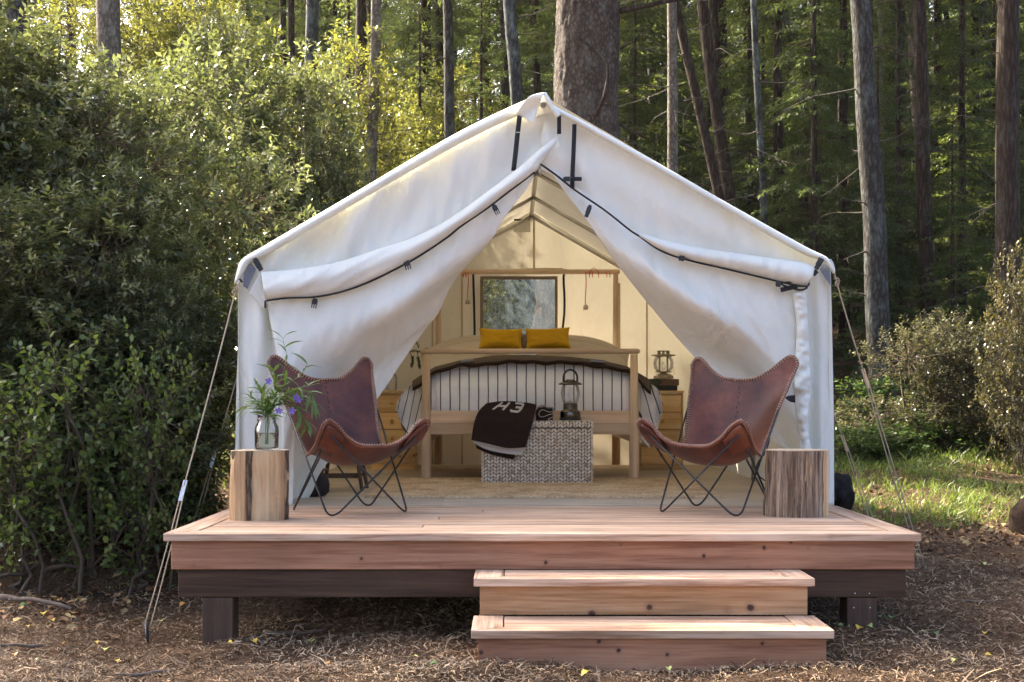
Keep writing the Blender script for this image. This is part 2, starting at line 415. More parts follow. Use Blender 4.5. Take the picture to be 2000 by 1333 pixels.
def ground():
    xs = np.concatenate([np.linspace(-400,-16,9), np.linspace(-14,-7,12), np.linspace(-6.5,6.5,150), np.linspace(7,14,12), np.linspace(16,400,9)])
    ys = np.concatenate([np.linspace(-400,-6,6), np.linspace(-3,3.0,8), np.linspace(3.1,15,140), np.linspace(15.5,40,30), np.linspace(44,120,14), np.linspace(150,900,7)])
    V = []
    for y in ys:
        for x in xs:
            z = gz(x, min(y,150)) if y < 600 else gz(x,150)
            if abs(x) < 7 and 2.9 < y < 16:
                z += .035*nz(x,y,0,1.9) + .022*nz(x,y,3,6)
                # loosened heaps of mulch along the steps and the left post
                z += .05*math.exp(-((y-5.25)/.22)**2)*(smooth((x+.6)/.4)*smooth((1.9-x)/.4)) * (.6+.8*nz(x,y,5,4))
                z += .05*math.exp(-((x+1.30)**2+(y-6.0)**2)/.06)
            V.append((x,y,z))
    nx = len(xs); ny = len(ys)
    idx = np.arange(nx*ny).reshape(ny,nx)
    Fq = np.stack([idx[:-1,:-1],idx[:-1,1:],idx[1:,1:],idx[1:,:-1]],-1).reshape(-1,4)
    m, N, L, b = nodes('forest_floor')
    v = objvec(N, L)
    a = noise_tex(N, L, 30, 8, .8, v, .6); r = ramp(N, [(.04,.024,.014),(.12,.075,.045),(.24,.16,.10)], [.34,.5,.68]); L.new(a.outputs[0], r.inputs[0])
    s = noise_tex(N, L, 1.1, 4, .6, v); sr = ramp(N, [(.5,.5,.5),(1.15,1.1,1.05)], [.3,.65]); L.new(s.outputs[0], sr.inputs[0])
    c = mixc(N, L, 1.0, r.outputs[0], sr.outputs[0], 'MULTIPLY')
    L.new(c, b.inputs['Base Color']); b.inputs['Roughness'].default_value = .95; b.inputs['Specular IOR Level'].default_value = .1
    L.new(bump(N, L, a.outputs[0], 1.0, .02), b.inputs['Normal'])
    me = np_mesh('ground', np.array(V), Fq, m, smooth_=True)
    return link('ground', me, kind='structure', label='brown forest floor of mulch and earth')
GROUND = ground()

from mathutils.bvhtree import BVHTree
_me = GROUND.data
_bvh = BVHTree.FromPolygons([v.co.copy() for v in _me.vertices], [tuple(p.vertices) for p in _me.polygons])
def gh(x, y):
    h = _bvh.ray_cast(Vector((x,y,60)), Vector((0,0,-1)))
    return h[0].z if h[0] else 0.0

def grid_height():
    xs = np.linspace(-9,9,361); ys = np.linspace(2.6,18,309)
    H = np.array([[gh(x,y) for x in xs] for y in ys])
    def f(x, y):
        ix = np.clip((x-xs[0])/(xs[1]-xs[0]), 0, len(xs)-1.001); iy = np.clip((y-ys[0])/(ys[1]-ys[0]), 0, len(ys)-1.001)
        i = ix.astype(int); j = iy.astype(int); u = ix-i; w = iy-j
        return (H[j,i]*(1-u)+H[j,i+1]*u)*(1-w)+(H[j+1,i]*(1-u)+H[j+1,i+1]*u)*w
    return f
GH = grid_height()

# ------------------------------------------------------------ mulch, needles, dead leaves, grass
rng = np.random.default_rng(3)
def scatter(n, y0, y1, power=1.6, wide=.5):
    u = rng.random(n); a = 1-power
    y = (y0**a + u*(y1**a - y0**a))**(1/a)
    x = (rng.random(n)*2-1)*(y*wide+.6)
    return x, y

def chip_mat(name, cols, rough=.85):
    m, N, L, b = nodes(name)
    at = N.new('ShaderNodeAttribute'); at.attribute_name = 'tint'
    r = ramp(N, cols); L.new(at.outputs['Fac'], r.inputs[0]); L.new(r.outputs[0], b.inputs['Base Color'])
    b.inputs['Roughness'].default_value = rough; b.inputs['Specular IOR Level'].default_value = .2
    return m
M['chips'] = chip_mat('mulch_chips', [(.09,.055,.032),(.26,.17,.10),(.42,.30,.185),(.60,.47,.32)])
M['litter'] = chip_mat('leaf_litter', [(.10,.05,.025),(.22,.11,.05),(.34,.21,.10),(.42,.33,.14)])
M['grass'] = leafmat('grass_blades', (.05,.085,.018), (.14,.20,.035), (.32,.35,.09), .5, .35, (.25,.32,.04))

def chips(n, y0, y1, lmin, lmax, w, name, mat, lift=.012):
    x, y = scatter(n, y0, y1)
    keep = ~((x>-.1)&(x<1.33)&(y>5.5)&(y<6.2)); x=x[keep]; y=y[keep]
    # grass area at the right keeps fewer chips
    g = (x>2.0)&(y>9.6); kk = ~(g & (rng.random(len(x))<.6)); x=x[kk]; y=y[kk]
    n = len(x); z = GH(x,y)
    a = rng.random(n)*2*math.pi; el = rng.normal(0,.32,n)
    D = np.stack([np.cos(a)*np.cos(el), np.sin(a)*np.cos(el), np.sin(el)],1)
    L = lmin + (lmax-lmin)*rng.random(n)**2.2
    B = np.stack([x,y,z+lift*rng.random(n)+np.abs(np.sin(el))*L*.5],1) - D*L[:,None]*.5
    side = unit(np.cross(D, rng.normal(size=(n,3))*.5+np.array([0,0,1.])))
    W = (w*(.4+rng.random(n)))[:,None]
    E = B + D*L[:,None]; bend = rng.normal(0,.12,(n,1))*L[:,None]*side
    Mi = (B+E)/2 + bend + np.array([0,0,.004])
    V = np.stack([B-side*W*.5, B+side*W*.5, Mi+side*W, E+side*W*.35, E-side*W*.35, Mi-side*W],1).reshape(-1,3)
    t = np.clip(rng.normal(.42,.20,n)+.13*np.sin(x*1.7+1.3*np.sin(y*2.1))*np.cos(y*1.9+x)+.10*np.sin(x*4.3+y*3.1),0,1)
    me = np_mesh(name, V, np.arange(6*n).reshape(n,6), mat, np.repeat(t,6))
    return link(name, me, kind='stuff')
o = chips(125000, 3.6, 13, .012, .058, .0026, 'mulch', M['chips']); tag(o, 'shredded brown bark mulch covering the ground')
o = chips(2600, 3.6, 12, .06, .18, .0028, 'pine_straw', M['chips'], .02); tag(o, 'long dry twigs and straw strewn over the mulch')

def litter(n):
    x, y = scatter(n, 6.5, 17, 1.2); k = (x>1.9)&(y>8.5)|(x<-2.2); x=x[k]; y=y[k]; n=len(x)
    z = GH(x,y)+.012
    a = rng.random(n)*2*math.pi
    B = np.stack([x,y,z],1); D = np.stack([np.cos(a),np.sin(a),rng.normal(.1,.25,n)],1)
    V,Fq,t = leaf_hex(rng, B, D, .03+.035*rng.random(n), .012+.012*rng.random(n), .4, rng.random(n))
    return link('leaf_litter', np_mesh('leaf_litter', V, Fq, M['litter'], t), kind='stuff', label='dry brown fallen leaves lying in the grass')
litter(9000)

def grass():
    Bs=[];Ds=[];Ls=[];Ts=[]
    for i in range(3000):
        x = rng.uniform(1.9,8.8); y = rng.uniform(9.2,17.5)
        dens = .5+.9*nz(x,y,2,.8)+.4*nz(x,y,4,2.5) - .8*max(0,(10.4-y)) - .5*max(0,2.3-x)
        if rng.random() > dens: continue
        n = int(rng.integers(14,42)); r = rng.uniform(.05,.16)
        bx = x+rng.normal(0,r,n); by = y+rng.normal(0,r,n)
        h = rng.uniform(.05,.14)
        d = np.stack([rng.normal(0,.4,n), rng.normal(0,.4,n), np.ones(n)],1)
        Bs.append(np.stack([bx,by,GH(bx,by)-.005],1)); Ds.append(d); Ls.append(h*(.5+rng.random(n)))
        Ts.append(np.clip(rng.normal(.5+.25*nz(x,y,9,1.2),.2,n),0,1))
    # sparse tufts left under the shrubs and near the deck corner
    B=np.concatenate(Bs);D=np.concatenate(Ds);Lh=np.concatenate(Ls);T=np.concatenate(Ts); n=len(B)
    V,Fq,t = leaf_quads(rng,B,D,Lh,.003+.003*rng.random(n),.1,T,.35)
    return link('grass', np_mesh('grass',V,Fq,M['grass'],t), kind='stuff', label='tufts of bright green grass right of the tent')
grass()

# yellow and green fallen leaves, each one a thing
def fallen():
    mats = [simple('yellow_leaf',(.62,.42,.05),.6,scale=30), simple('green_leaf',(.12,.20,.05),.6,scale=30), simple('pale_leaf',(.48,.50,.16),.6,scale=30), simple('orange_leaf',(.55,.25,.05),.6,scale=30)]
    meshes=[]
    for m in mats:
        mb = MB(); pr = [(0,0),(.008,.18),(.022,.5),(.027,.8),(.02,1.05),(0,1.4)]
        L=.045
        rows=[]
        for (w,t) in pr:
            zz = .010*math.sin(t*2.2)
            rows.append([(-w,t*L,zz+w*.4),(0,t*L,zz),(w,t*L,zz+w*.4)])
        mb.grid(rows); mb.box(-.001,.001,-.02,.002,-.001,.001)
        meshes.append(mb.mesh('fallen_leaf',m,True))
    spots = [(267,945,0,'yellow leaf lying upright on the mulch left of the platform'),(213,1018,0,None),(138,1077,0,None),(476,1158,0,None),(790,1048,2,None),(468,1205,1,None),(371,950,2,None),
      (137,967,1,None),(248,1040,3,None),(345,832,1,None),(880,1025,2,None)]
    # pixel positions in the photograph, converted with the ground distance
    px = [(107,1178,0),(85,1207,0),(55,1230,0),(190,1263,0),(314,1220,2),(147,1180,2),(55,1188,1),(98,1216,0),(30,1290,3),(346,1120,1),(260,1168,0),(608,1258,2),(686,1185,1),(690,1165,0),
          (838,1305,1),(800,1295,2),(1135,1328,0),(1308,1318,2),(1328,1298,1),(1720,1212,1),(1704,1232,2),(1683,1232,0),(1915,1106,2),(1807,1167,1),(1922,1242,0),(1940,1283,0),(1832,1240,1),(1741,1215,1),(1795,1235,2),
          (350,1195,3),(500,1262,0),(455,1262,0),(70,1120,2),(205,1158,2),(1650,1240,1),(1860,1300,2),(230,1300,0),(120,1265,0),(640,1300,3)]
    named = {}
    for (x_,y_,k) in px:
        d = 6.0
        for _ in range(12):
            x = (x_-1000)/F*d; z = gh(x,d); d = (EYE-z)*F/(y_-HZ)
        names = ['yellow','green','pale green and yellow','orange']
        o = link('fallen_leaf', meshes[k], loc=((x_-1000)/F*d, d, gh((x_-1000)/F*d,d)+.014),
                 label='small %s leaf fallen on the mulch %s' % (names[k], 'at the bottom left corner' if x_<240 and y_>1190 else 'below the left thicket' if x_<400 and y_<1140 else 'left of the platform post' if x_<420 else 'in front of the platform' if x_<900 else 'at the foot of the steps' if x_<1500 else 'near the right post' if x_<1770 else 'right of the platform'), cat='leaf', group='%s leaves fallen on the mulch' % names[k])
        o.rotation_euler = (rnd.uniform(-.1,.45), rnd.uniform(-.3,.3), rnd.uniform(0,6.28)); s = rnd.uniform(.45,.85); o.scale=(s,s,s)
fallen()

# sticks lying about
def sticks():
    m = simple('fallen_stick_bark',(.17,.12,.085),.9,scale=30,var=.4,bmp=.5)
    data = [((-2.95,7.15),(-2.45,6.95),.020,'thick bleached branch piece lying below the left bank'),
            ((2.75,6.35),(3.30,6.55),.013,'long crooked stick on the mulch at the right'),
            ((-1.25,6.35),(-.95,6.42),.012,'dark stick lying right of the left post'),
            ((-1.42,5.25),(-1.62,5.15),.010,'pale broken stick near the bottom left of the picture'),
            ((2.42,6.75),(2.62,6.70),.008,'thin stick right of the platform'),
            ((-2.2,5.9),(-2.55,5.75),.009,'short stick in front of the left guy line')]
    for a,b,r,lab in data:
        pts=[]
        for t in np.linspace(0,1,7):
            x=a[0]+(b[0]-a[0])*float(t)+rnd.uniform(-.012,.012); y=a[1]+(b[1]-a[1])*float(t)+rnd.uniform(-.012,.012)
            pts.append(Vector((x,y,gh(x,y)+r*1.1+rnd.uniform(0,.008))))
        MB().tube(pts,[r*(1-.5*i/6)*rnd.uniform(.85,1.15) for i in range(7)],7).build('fallen_stick',m,smooth_=True,label=lab,cat='stick')
sticks()
# ------------------------------------------------------------ platform
DT = EYE - .65      # deck top
def platform():
    r = empty('wooden_platform', (0,0,0), label='raised reddish wooden platform on dark posts carrying the white tent', cat='platform')
    x0,x1,y0,y1 = -1.686,1.98,6.06,7.63; w=.14; g=.006
    B = dict(bevel=.005)
    MB().prism([(x0,y0),(x1,y0),(x1-w,y0+w),(x0+w,y0+w)],DT-.038,DT).build('border_board',M['deck_x'],r,**B)
    MB().prism([(x0,y0+.003),(x0+w-.003,y0+w+.001),(x0+w-.003,y1),(x0,y1)],DT-.038,DT+.001).build('border_board',M['deck_y'],r,**B)
    MB().prism([(x1,y0+.003),(x1,y1),(x1-w+.003,y1),(x1-w+.003,y0+w+.001)],DT-.038,DT+.001).build('border_board',M['deck_y'],r,**B)
    # a second pair of long boards carries on under the tent walls
    y=y0+w+g; k=0
    while y < y1-.02:
        ye=min(y+w,y1); dz=rnd.uniform(-.0015,.0015)
        if k in (1,4,7):
            xm = x0+w+rnd.uniform(1.0,2.4)
            MB().box(x0+w+g,xm-.0015,y,ye,DT-.038,DT+dz).build('deck_board',M['deck_x'],r,**B)
            MB().box(xm+.0015,x1-w-g,y,ye,DT-.038,DT+dz-.0008).build('deck_board',M['deck_x'],r,**B)
        else: MB().box(x0+w+g,x1-w-g,y,ye,DT-.038,DT+dz).build('deck_board',M['deck_x'],r,**B)
        y+=w+g; k+=1
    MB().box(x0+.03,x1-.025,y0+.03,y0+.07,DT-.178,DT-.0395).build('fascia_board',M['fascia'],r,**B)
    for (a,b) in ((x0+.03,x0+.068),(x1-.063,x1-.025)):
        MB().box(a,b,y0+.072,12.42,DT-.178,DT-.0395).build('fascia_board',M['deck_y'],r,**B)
    zb=DT-.316; bw=x0+.06; be=x1-.06
    for y in (6.11,8.6,11.7): MB().box(bw,be,y,y+.09,zb,DT-.18).build('beam',M['dark_wood'],r,**B)
    for i in range(9):
        x=bw+.1+i*(be-bw-.24)/8; MB().box(x,x+.04,6.22,12.3,DT-.175,DT-.04).build('joist',M['dark_wood'],r)
    for (x,y) in ((-1.51,6.11),(1.633,6.11),(-1.5,8.58),(.1,8.58),(1.63,8.58),(-1.5,11.7),(1.63,11.7)):
        p=MB().box(x,x+.148,y+.003,y+.146,-.35,zb-.002).build('post',M['post_wood'],r,**B)
    for x in (-1.5,.1,1.63):   # galvanised brackets where the inner posts meet their beam
        [MB().box(x+q,x+q+.003,8.60,8.70,zb-.1,zb+.05).build('bracket',M['alu'],r) for q in (-.004,.149)]
    for (x,z) in ((1.665,zb-.05),(1.745,zb-.05),(1.665,zb-.2),(1.745,zb-.2),(1.67,zb+.02),(1.74,zb+.02)):
        MB().lathe([(0,0),(.0035,0),(.0035,.002),(0,.003)],n=8).build('screw',M['alu'],r,loc=(x,6.108 if z>zb else 6.112,z)).rotation_euler=(R(90),0,0)
platform()

def steps():
    r = empty('wooden_steps',(0,0,0),label='two broad reddish wooden steps in front of the platform',cat='steps')
    x0,x1=-.177,1.397; w=.14
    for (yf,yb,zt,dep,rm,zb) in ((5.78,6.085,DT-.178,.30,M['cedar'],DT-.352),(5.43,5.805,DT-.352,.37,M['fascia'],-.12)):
        B=dict(bevel=.003); t=.036
        MB().prism([(x0,yf),(x1,yf),(x1-w,yf+w*.62),(x0+w,yf+w*.62)],zt-t,zt).build('tread_board',M['deck_x'],r,**B)
        MB().prism([(x0,yf+.003),(x0+w-.003,yf+w*.62+.001),(x0+w-.003,yb),(x0,yb)],zt-t,zt+.001).build('tread_board',M['deck_y'],r,**B)
        MB().prism([(x1,yf+.003),(x1,yb),(x1-w+.003,yb),(x1-w+.003,yf+w*.62+.001)],zt-t,zt+.001).build('tread_board',M['deck_y'],r,**B)
        ya=yf+w*.62+.004
        while ya<yb-.03:
            ye=min(ya+.138,yb); MB().box(x0+w+.002,x1-w-.002,ya,ye,zt-t,zt-.001+rnd.uniform(-.001,.001)).build('tread_board',M['deck_x'],r,**B); ya=ye+.004
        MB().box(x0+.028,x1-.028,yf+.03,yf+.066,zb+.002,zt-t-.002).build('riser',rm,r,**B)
        for (a,b) in ((x0+.03,x0+.066),(x1-.066,x1-.03)):
            MB().box(a,b,yf+.068,yb,zb+.002,zt-t-.002).build('side_board',M['fascia'],r,**B)
steps()

def tent_floor():
    r = empty('plywood_floor',(0,0,0),label='pale plywood floor inside the tent',kind='structure')
    xs=[-1.66,-.44,.78,1.95]; ys=[7.634,8.62,11.05,12.40]
    for j in range(3):
        for i in range(3):
            off=.3 if j==1 else 0
            a=xs[i]+(off if i>0 else 0); b=xs[i+1]+(off if i<2 else 0)
            MB().box(a+.001,b-.001,ys[j]+.001,ys[j+1]-.001,DT-.02,DT+.003).build('plywood_sheet',M['ply'],r)
tent_floor()

# ------------------------------------------------------------ the tent
TD=7.7
tent = empty('canvas_tent',(.14,10.0,DT),label='white canvas wall tent with its door flaps drawn open',cat='tent')
def tb(mb,name,mat,smooth_=True,solid=0,bevel=0,parent=None,**k):
    me=mb.mesh(name,mat,smooth_); o=bpy.data.objects.new(name,me); COL.objects.link(o)
    p = parent or tent; o.parent=p
    off = Vector((.14,10.0,DT))
    if parent is None: me.transform(Matrix.Translation(-off))
    else: me.transform(Matrix.Translation(-off))
    if solid: m=o.modifiers.new('thick','SOLIDIFY'); m.thickness=solid; m.offset=0
    if bevel: m=o.modifiers.new('bevel','BEVEL'); m.width=bevel; m.segments=1
    return tag(o,**k)
RX,RZ=.19,3.02; EZ=1.985; XL,XR=-1.70,1.965
def roofz(x):
    return RZ-(RZ-EZ)*((RX-x)/(RX-XL) if x<RX else (x-RX)/(XR-RX))

def panel(name,top,bottom,left,right,nu,nv,fn,mat=None,solid=0,d0=TD,**k):
    g=coons(top,bottom,left,right,nu,nv); rows=[]
    for i in range(nv):
        rows.append([P(g[i,j,0],g[i,j,1],d0+fn(j/(nu-1),i/(nv-1),g[i,j,0],g[i,j,1])) for j in range(nu)])
    return tb(MB().grid(rows),name,mat or M['canvas'],solid=solid,**k)

def crease(px,py,ang,freq,seed=0):
    """long soft folds running along angle ang (degrees from horizontal), in photograph pixels of the front plane"""
    a=R(ang); s=(-px*math.sin(a)+py*math.cos(a))*freq; t=(px*math.cos(a)+py*math.sin(a))*freq*.18
    return noise.noise(Vector((s,t,seed)))

def tent_build():
    # roof with slight sag between rafters, ridge to eaves
    ny=40; rows=[]
    for i in range(ny):
        y=7.68+(12.42-7.68)*i/(ny-1); row=[]
        for j in range(41):
            u=j/40
            x = XL+.01+(XR-.01-(XL+.01))*u
            z=roofz(min(max(x,XL),XR)) - (.02 if (x<XL or x>XR) else 0)
            sag=.03*abs(math.sin(math.pi*(y-7.68)/1.15))*math.sin(math.pi*min(1,abs(x-RX)/1.85))
            row.append((x,y,z-sag+.006*nz(x,y,0,3)))
        rows.append(row)
    tb(MB().grid(rows),'roof',M['canvas_in'])
    for (xw,sg) in ((XL,-1),(XR,1)):
        rows=[[ (xw-sg*.015+.010*math.sin(y*9+z*2)*(1-abs(z-1.2)), y, z) for y in np.linspace(7.72,12.40,50)] for z in np.linspace(.505,EZ-.01,14)]
        tb(MB().grid(rows),'side_wall',M['canvas_in'])
    # back wall in four pieces round its window
    wx0,wx1,wz0,wz1=-.302,.438,1.60,2.365
    YB=12.36
    def pc(xa,xb,nx,zf0,zf1,nzr):
        rows=[]
        for i in range(nzr):
            v=i/(nzr-1); row=[]
            for j in range(nx):
                x=xa+(xb-xa)*j/(nx-1); z=zf0(x)+(zf1(x)-zf0(x))*v
                row.append((x,YB+.012*nz(x,0,z,2.5)+.010*math.sin(x*14+z)*smooth((z-2.3)/.5),z))
            rows.append(row)
        return rows
    mb=MB()
    zb=lambda x:.505
    rf=lambda x:roofz(x)-.01
    mb.grid(pc(XL,wx0,28,zb,rf,30)); mb.grid(pc(wx1,XR,28,zb,rf,30))
    mb.grid(pc(wx0,wx1,14,zb,lambda x:wz0,14)); mb.grid(pc(wx0,wx1,14,lambda x:wz1,rf,10))
    tb(mb,'back_wall',M['canvas_in'])
    # window: netting in a grey-brown border
    wf=MB(); e=.028; yf=YB-.018
    wf.box(wx0-.01,wx1+.01,yf-.004,yf+.004,wz1-e,wz1+.004).box(wx0-.012,wx0+e-.01,yf-.005,yf+.003,wz0,wz1-e).box(wx1-e+.01,wx1+.012,yf-.005,yf+.003,wz0,wz1-e)
    m=simple('grey_brown_binding',(.20,.155,.115),.85,scale=40,bmp=.2)
    w=tb(wf,'window_frame',m,False)
    nm,N,L,b=nodes('mosquito_net'); b.inputs['Base Color'].default_value=(.62,.68,.72,1); b.inputs['Roughness'].default_value=.8
    tr=N.new('ShaderNodeBsdfTransparent'); mx=N.new('ShaderNodeMixShader'); mx.inputs[0].default_value=.13
    tl=N.new('ShaderNodeBsdfTranslucent'); tl.inputs[0].default_value=(.26,.33,.38,1); L.new(tr.outputs[0],mx.inputs[1]); L.new(tl.outputs[0],mx.inputs[2]); L.new(mx.outputs[0],N['Material Output'].inputs['Surface'])
    tb(MB().grid([[(wx0,yf+.012,wz0),(wx1,yf+.012,wz0)],[(wx0,yf+.012,wz1),(wx1,yf+.012,wz1)]]),'window_screen',nm,False,parent=w)
    seam=simple('canvas_seam',(.55,.45,.31),.9,scale=40)
    def strip(x0,x1,z0,z1,name,mat,y=YB-.022,wob=0):
        n=12; rows=[]
        for i in range(n):
            z=z0+(z1-z0)*i/(n-1); dx=wob*nz(z,x0,0,3)
            rows.append([(x0+dx,y,z),(x1+dx,y,z)])
        return tb(MB().grid(rows),name,mat,solid=.004)
    c=.0052
    strip(-.385,-.363,1.62,2.43,'velcro_strip',M['web'],wob=.02); strip(.517,.539,1.62,2.44,'velcro_strip',M['web'],wob=.05)
    strip(.207,.226,2.43,2.95,'seam',seam); strip(-.50,-.482,.52,2.4,'seam',seam); strip(1.045,1.065,.52,2.3,'seam',seam); strip(-.79,-.775,.52,2.2,'seam',seam); strip(1.32,1.335,.52,2.2,'seam',seam)
    tb(MB().grid([[(x,YB-.02-.01*math.sin(x*5),z+.012*math.sin(x*4)) for x in np.linspace(-.36,.5,12)] for z in (2.42,2.437)]),'seam',seam,solid=.004)
    tb(MB().grid([[(x,12.30+.015*math.sin(x*30),z-.02*x) for x in np.linspace(0.02,.18,6)] for z in np.linspace(2.80,2.90,5)]),'vent_flap',M['canvas_in'],solid=.003)
    tb(MB().tube([(x,12.28,2.915+.2*abs(x-.1)**2) for x in np.linspace(.02,.18,6)],.009,6),'strap',M['web'])
    # frame of poles inside
    for y in (7.86,9.9,11.1,12.24):
        for s in (XL+.06,XR-.06):
            tb(MB().tube([(RX,y,RZ-.075),(s,y,EZ-.03)],.017,10),'rafter',M['metal_pole'])
    tb(MB().tube([(RX,7.62,RZ-.055),(RX,12.34,RZ-.055)],.02,10),'ridge_pole',M['metal_pole'])
    for s in (XL+.06,XR-.06):
        tb(MB().tube([(s,7.82,EZ-.03),(s,12.3,EZ-.03)],.017,8),'eave_pole',M['metal_pole'])
        for y in (7.88,9.9,12.22): tb(MB().tube([(s,y,DT+.005),(s,y,EZ-.03)],.017,8),'leg_pole',M['metal_pole'])
    # ---- front gable, two halves
    hemLi=[(1064,205),(1006,226),(890,284),(665,409),(515,494),(490,508)]
    hemLo=[(1064,182),(1040,190),(890,262),(665,394),(519,479),(473,507),(462,535),(458,553)]
    hemLi2=[(1066,203),(1042,212),(892,284),(667,413),(524,497),(490,512),(475,534),(462,555)]
    hemRo=[(1064,182),(1078,204),(1150,243),(1300,328),(1400,386),(1568,480),(1617,505),(1631,530)]
    hemRi2=[(1066,203),(1080,216),(1150,256),(1300,341),(1400,400),(1560,492),(1607,509),(1627,535)]
    hemRi=[(1068,208),(1150,254),(1300,339),(1400,397),(1551,485),(1604,508)]
    def fA(u,v,px,py):
        return .018*math.sin(math.pi*v)+.13*crease(px,py,116,.018,1)*math.sin(math.pi*min(1,v*1.1+.05))+.018*crease(px,py,100,.05,4)
    panel('gable_panel',[(1062,203)]+hemLi[1:],[(1094,285),(1040,325),(1000,350),(890,430),(815,475),(665,528),(510,560)],[(1062,203),(1082,245),(1094,285)],[(490,508),(500,530),(510,560)],90,46,fA)
    def fA2(u,v,px,py): return .03+.085*crease(px,py,32,.013,2)*math.sin(math.pi*v)+.02*crease(px,py,75,.035,3)
    panel('gable_panel',hemRi,[(1056,330),(1091,352),(1181,418),(1249,468),(1306,482),(1472,514),(1594,535)],[(1068,208),(1058,270),(1056,330)],[(1604,508),(1600,520),(1594,535)],90,46,fA2)
    fh=lambda u,v,px,py: -.035-.03*math.sin(math.pi*v)+.004*crease(px,py,60,.08,5)
    panel('roof_hem',hemLo,hemLi2,[(1064,182),(1066,203)],[(458,553),(462,555)],80,7,fh,solid=.004)
    panel('roof_hem',hemRo,hemRi2,[(1064,182),(1066,203)],[(1631,530),(1627,535)],80,7,fh,solid=.004)
    # cap over the ridge: a folded flap and the open end of the ridge sleeve
    panel('ridge_flap',[(1066,181),(1048,184),(1030,192),(1007,222)],[(1055,200),(1051,212),(1046,226),(1042,240)],[(1066,181),(1060,188),(1055,200)],[(1007,222),(1022,230),(1042,240)],14,12,lambda u,v,px,py:-.10-.02*math.sin(3*u+4*v),solid=.004)
    panel('ridge_flap',[(1066,181),(1075,195),(1080,205),(1096,224)],[(1058,190),(1070,205),(1077,216),(1087,231)],[(1066,181),(1058,190)],[(1096,224),(1087,231)],14,8,lambda u,v,px,py:-.085-.03*math.sin(math.pi*v),solid=.004)
    panel('ridge_flap',[(1053,196),(1064,192),(1074,202)],[(1045,232),(1060,225),(1080,222)],[(1053,196),(1045,232)],[(1074,202),(1080,222)],8,8,lambda u,v,px,py:-.01,mat=M['canvas_in'],solid=.003)  # tan sheet put in for the shade inside the sleeve end
    # ---- folded-over flaps with the zip along their lower edge
    rollT=[(1094,264),(1055,292),(1002,337),(890,420),(815,461),(740,487),(665,511),(590,525),(510,532)]
    zipL=[(1092,270),(1065,307),(1044,337),(999,371),(952,407),(901,442),(867,469),(796,514),(702,559),(627,579),(560,583),(521,588)]
    def fB(u,v,px,py):
        return -.045-.075*math.sin(math.pi*min(1,v*.92+.06))**.7*smooth(u*6+.2)+.030*crease(px,py,145,.022,7)*math.sin(math.pi*v)+.012*crease(px,py,150,.07,8)
    panel('folded_flap',rollT,zipL,[(1094,264),(1092,270)],[(510,532),(514,560),(521,588)],110,18,fB,solid=.005)
    def zf(pts,name,off,r,n=90):
        q=cr(pts,n); return tb(MB().tube([P(a,b,TD+off) for a,b in q],r,6),name,M['web'])
    zf(zipL[2:]+[(518,592),(518,602)],'zip',-.075,.0062)
    panel('corner_flap',[(508,533),(514,560),(520,590)],[(486,574),(500,588),(517,603)],[(508,533),(497,552),(486,574)],[(520,590),(517,603)],10,10,lambda u,v,px,py:-.03+.01*crease(px,py,50,.08),solid=.004)
    rollTr=[(1249,457),(1306,472),(1364,484),(1472,500),(1560,512),(1590,522)]
    zipR=[(1056,321),(1091,346),(1125,373),(1181,411),(1229,449),(1249,462),(1292,491),(1346,509),(1436,530),(1537,554),(1574,560)]
    def fB2(u,v,px,py):
        return -.035-.075*math.sin(math.pi*min(1,v*.9+.08))**.7+.022*crease(px,py,20,.03,9)*math.sin(math.pi*v)+.012*crease(px,py,100,.06,8)
    panel('folded_flap',rollTr,[(1249,462)]+zipR[6:],[(1249,457),(1249,462)],[(1590,522),(1587,540),(1574,560)],80,16,fB2,solid=.005)
    zf(zipR+[(1580,556),(1579,551),(1566,549),(1545,551),(1526,555),(1545,563),(1565,567),(1577,562)],'zip',-.07,.0062,130)
    zf([(p[0]-5,p[1]-3) for p in zipR[1:5]],'zip',-.055,.004)
    # ---- door panels drawn aside
    opL=[(1056,322),(1032,364),(984,427),(957,472),(890,544),(856,611),(829,645),(790,700),(742,772),(690,838),(650,890),(622,930),(608,965),(590,985)]
    def fC(u,v,px,py):
        # u=0 at the drawn-back outer edge, 1 at the free edge
        s=math.sin(math.pi*min(1,u))
        return -.015-.07*s*smooth(v*3)*(1-smooth(v*1.6-.5))+.55*smooth(v*2.5-.35)*smooth(u*2)+.085*crease(px,py,125,.012,11)*smooth(v*3)+.045*crease(px,py,128,.03,12)*smooth(v*2)*s+.012*crease(px,py,110,.08,13)
    zl=list(reversed(zipL[2:]))
    panel('door_flap',zl,[(553,986),(570,988),(590,985)],[(521,588),(529,635),(541,700),(549,800),(553,900),(553,986)],[(1044,337)]+opL[1:],70,90,fC,solid=.004)
    opR=[(1062,316),(1103,375),(1148,433),(1202,512),(1292,624),(1351,692),(1425,775),(1501,848),(1528,877)]
    def fC2(u,v,px,py):
        s=math.sin(math.pi*min(1,u))
        return .01-.06*s*smooth(v*3)*(1-smooth(v*1.6-.5))+.40*smooth(v*2.3-.5)*smooth((1-u)*2)+.085*crease(px,py,38,.012,21)*smooth(v*3)*s+.035*crease(px,py,35,.032,22)*smooth(v*2)*s+.014*crease(px,py,60,.08,23)
    panel('door_flap',zipR[:-1]+[(1548,557)],[(1528,877),(1545,880),(1566,878)],opR,[(1548,557),(1558,642),(1553,750),(1558,820),(1566,878)],70,90,fC2,solid=.004)
    # ---- corner panels standing at both sides
    def fD(u,v,px,py): return .035+.035*math.cos((px-462)*.09)*smooth(v*4)+.03*crease(px,py,88,.05,31)
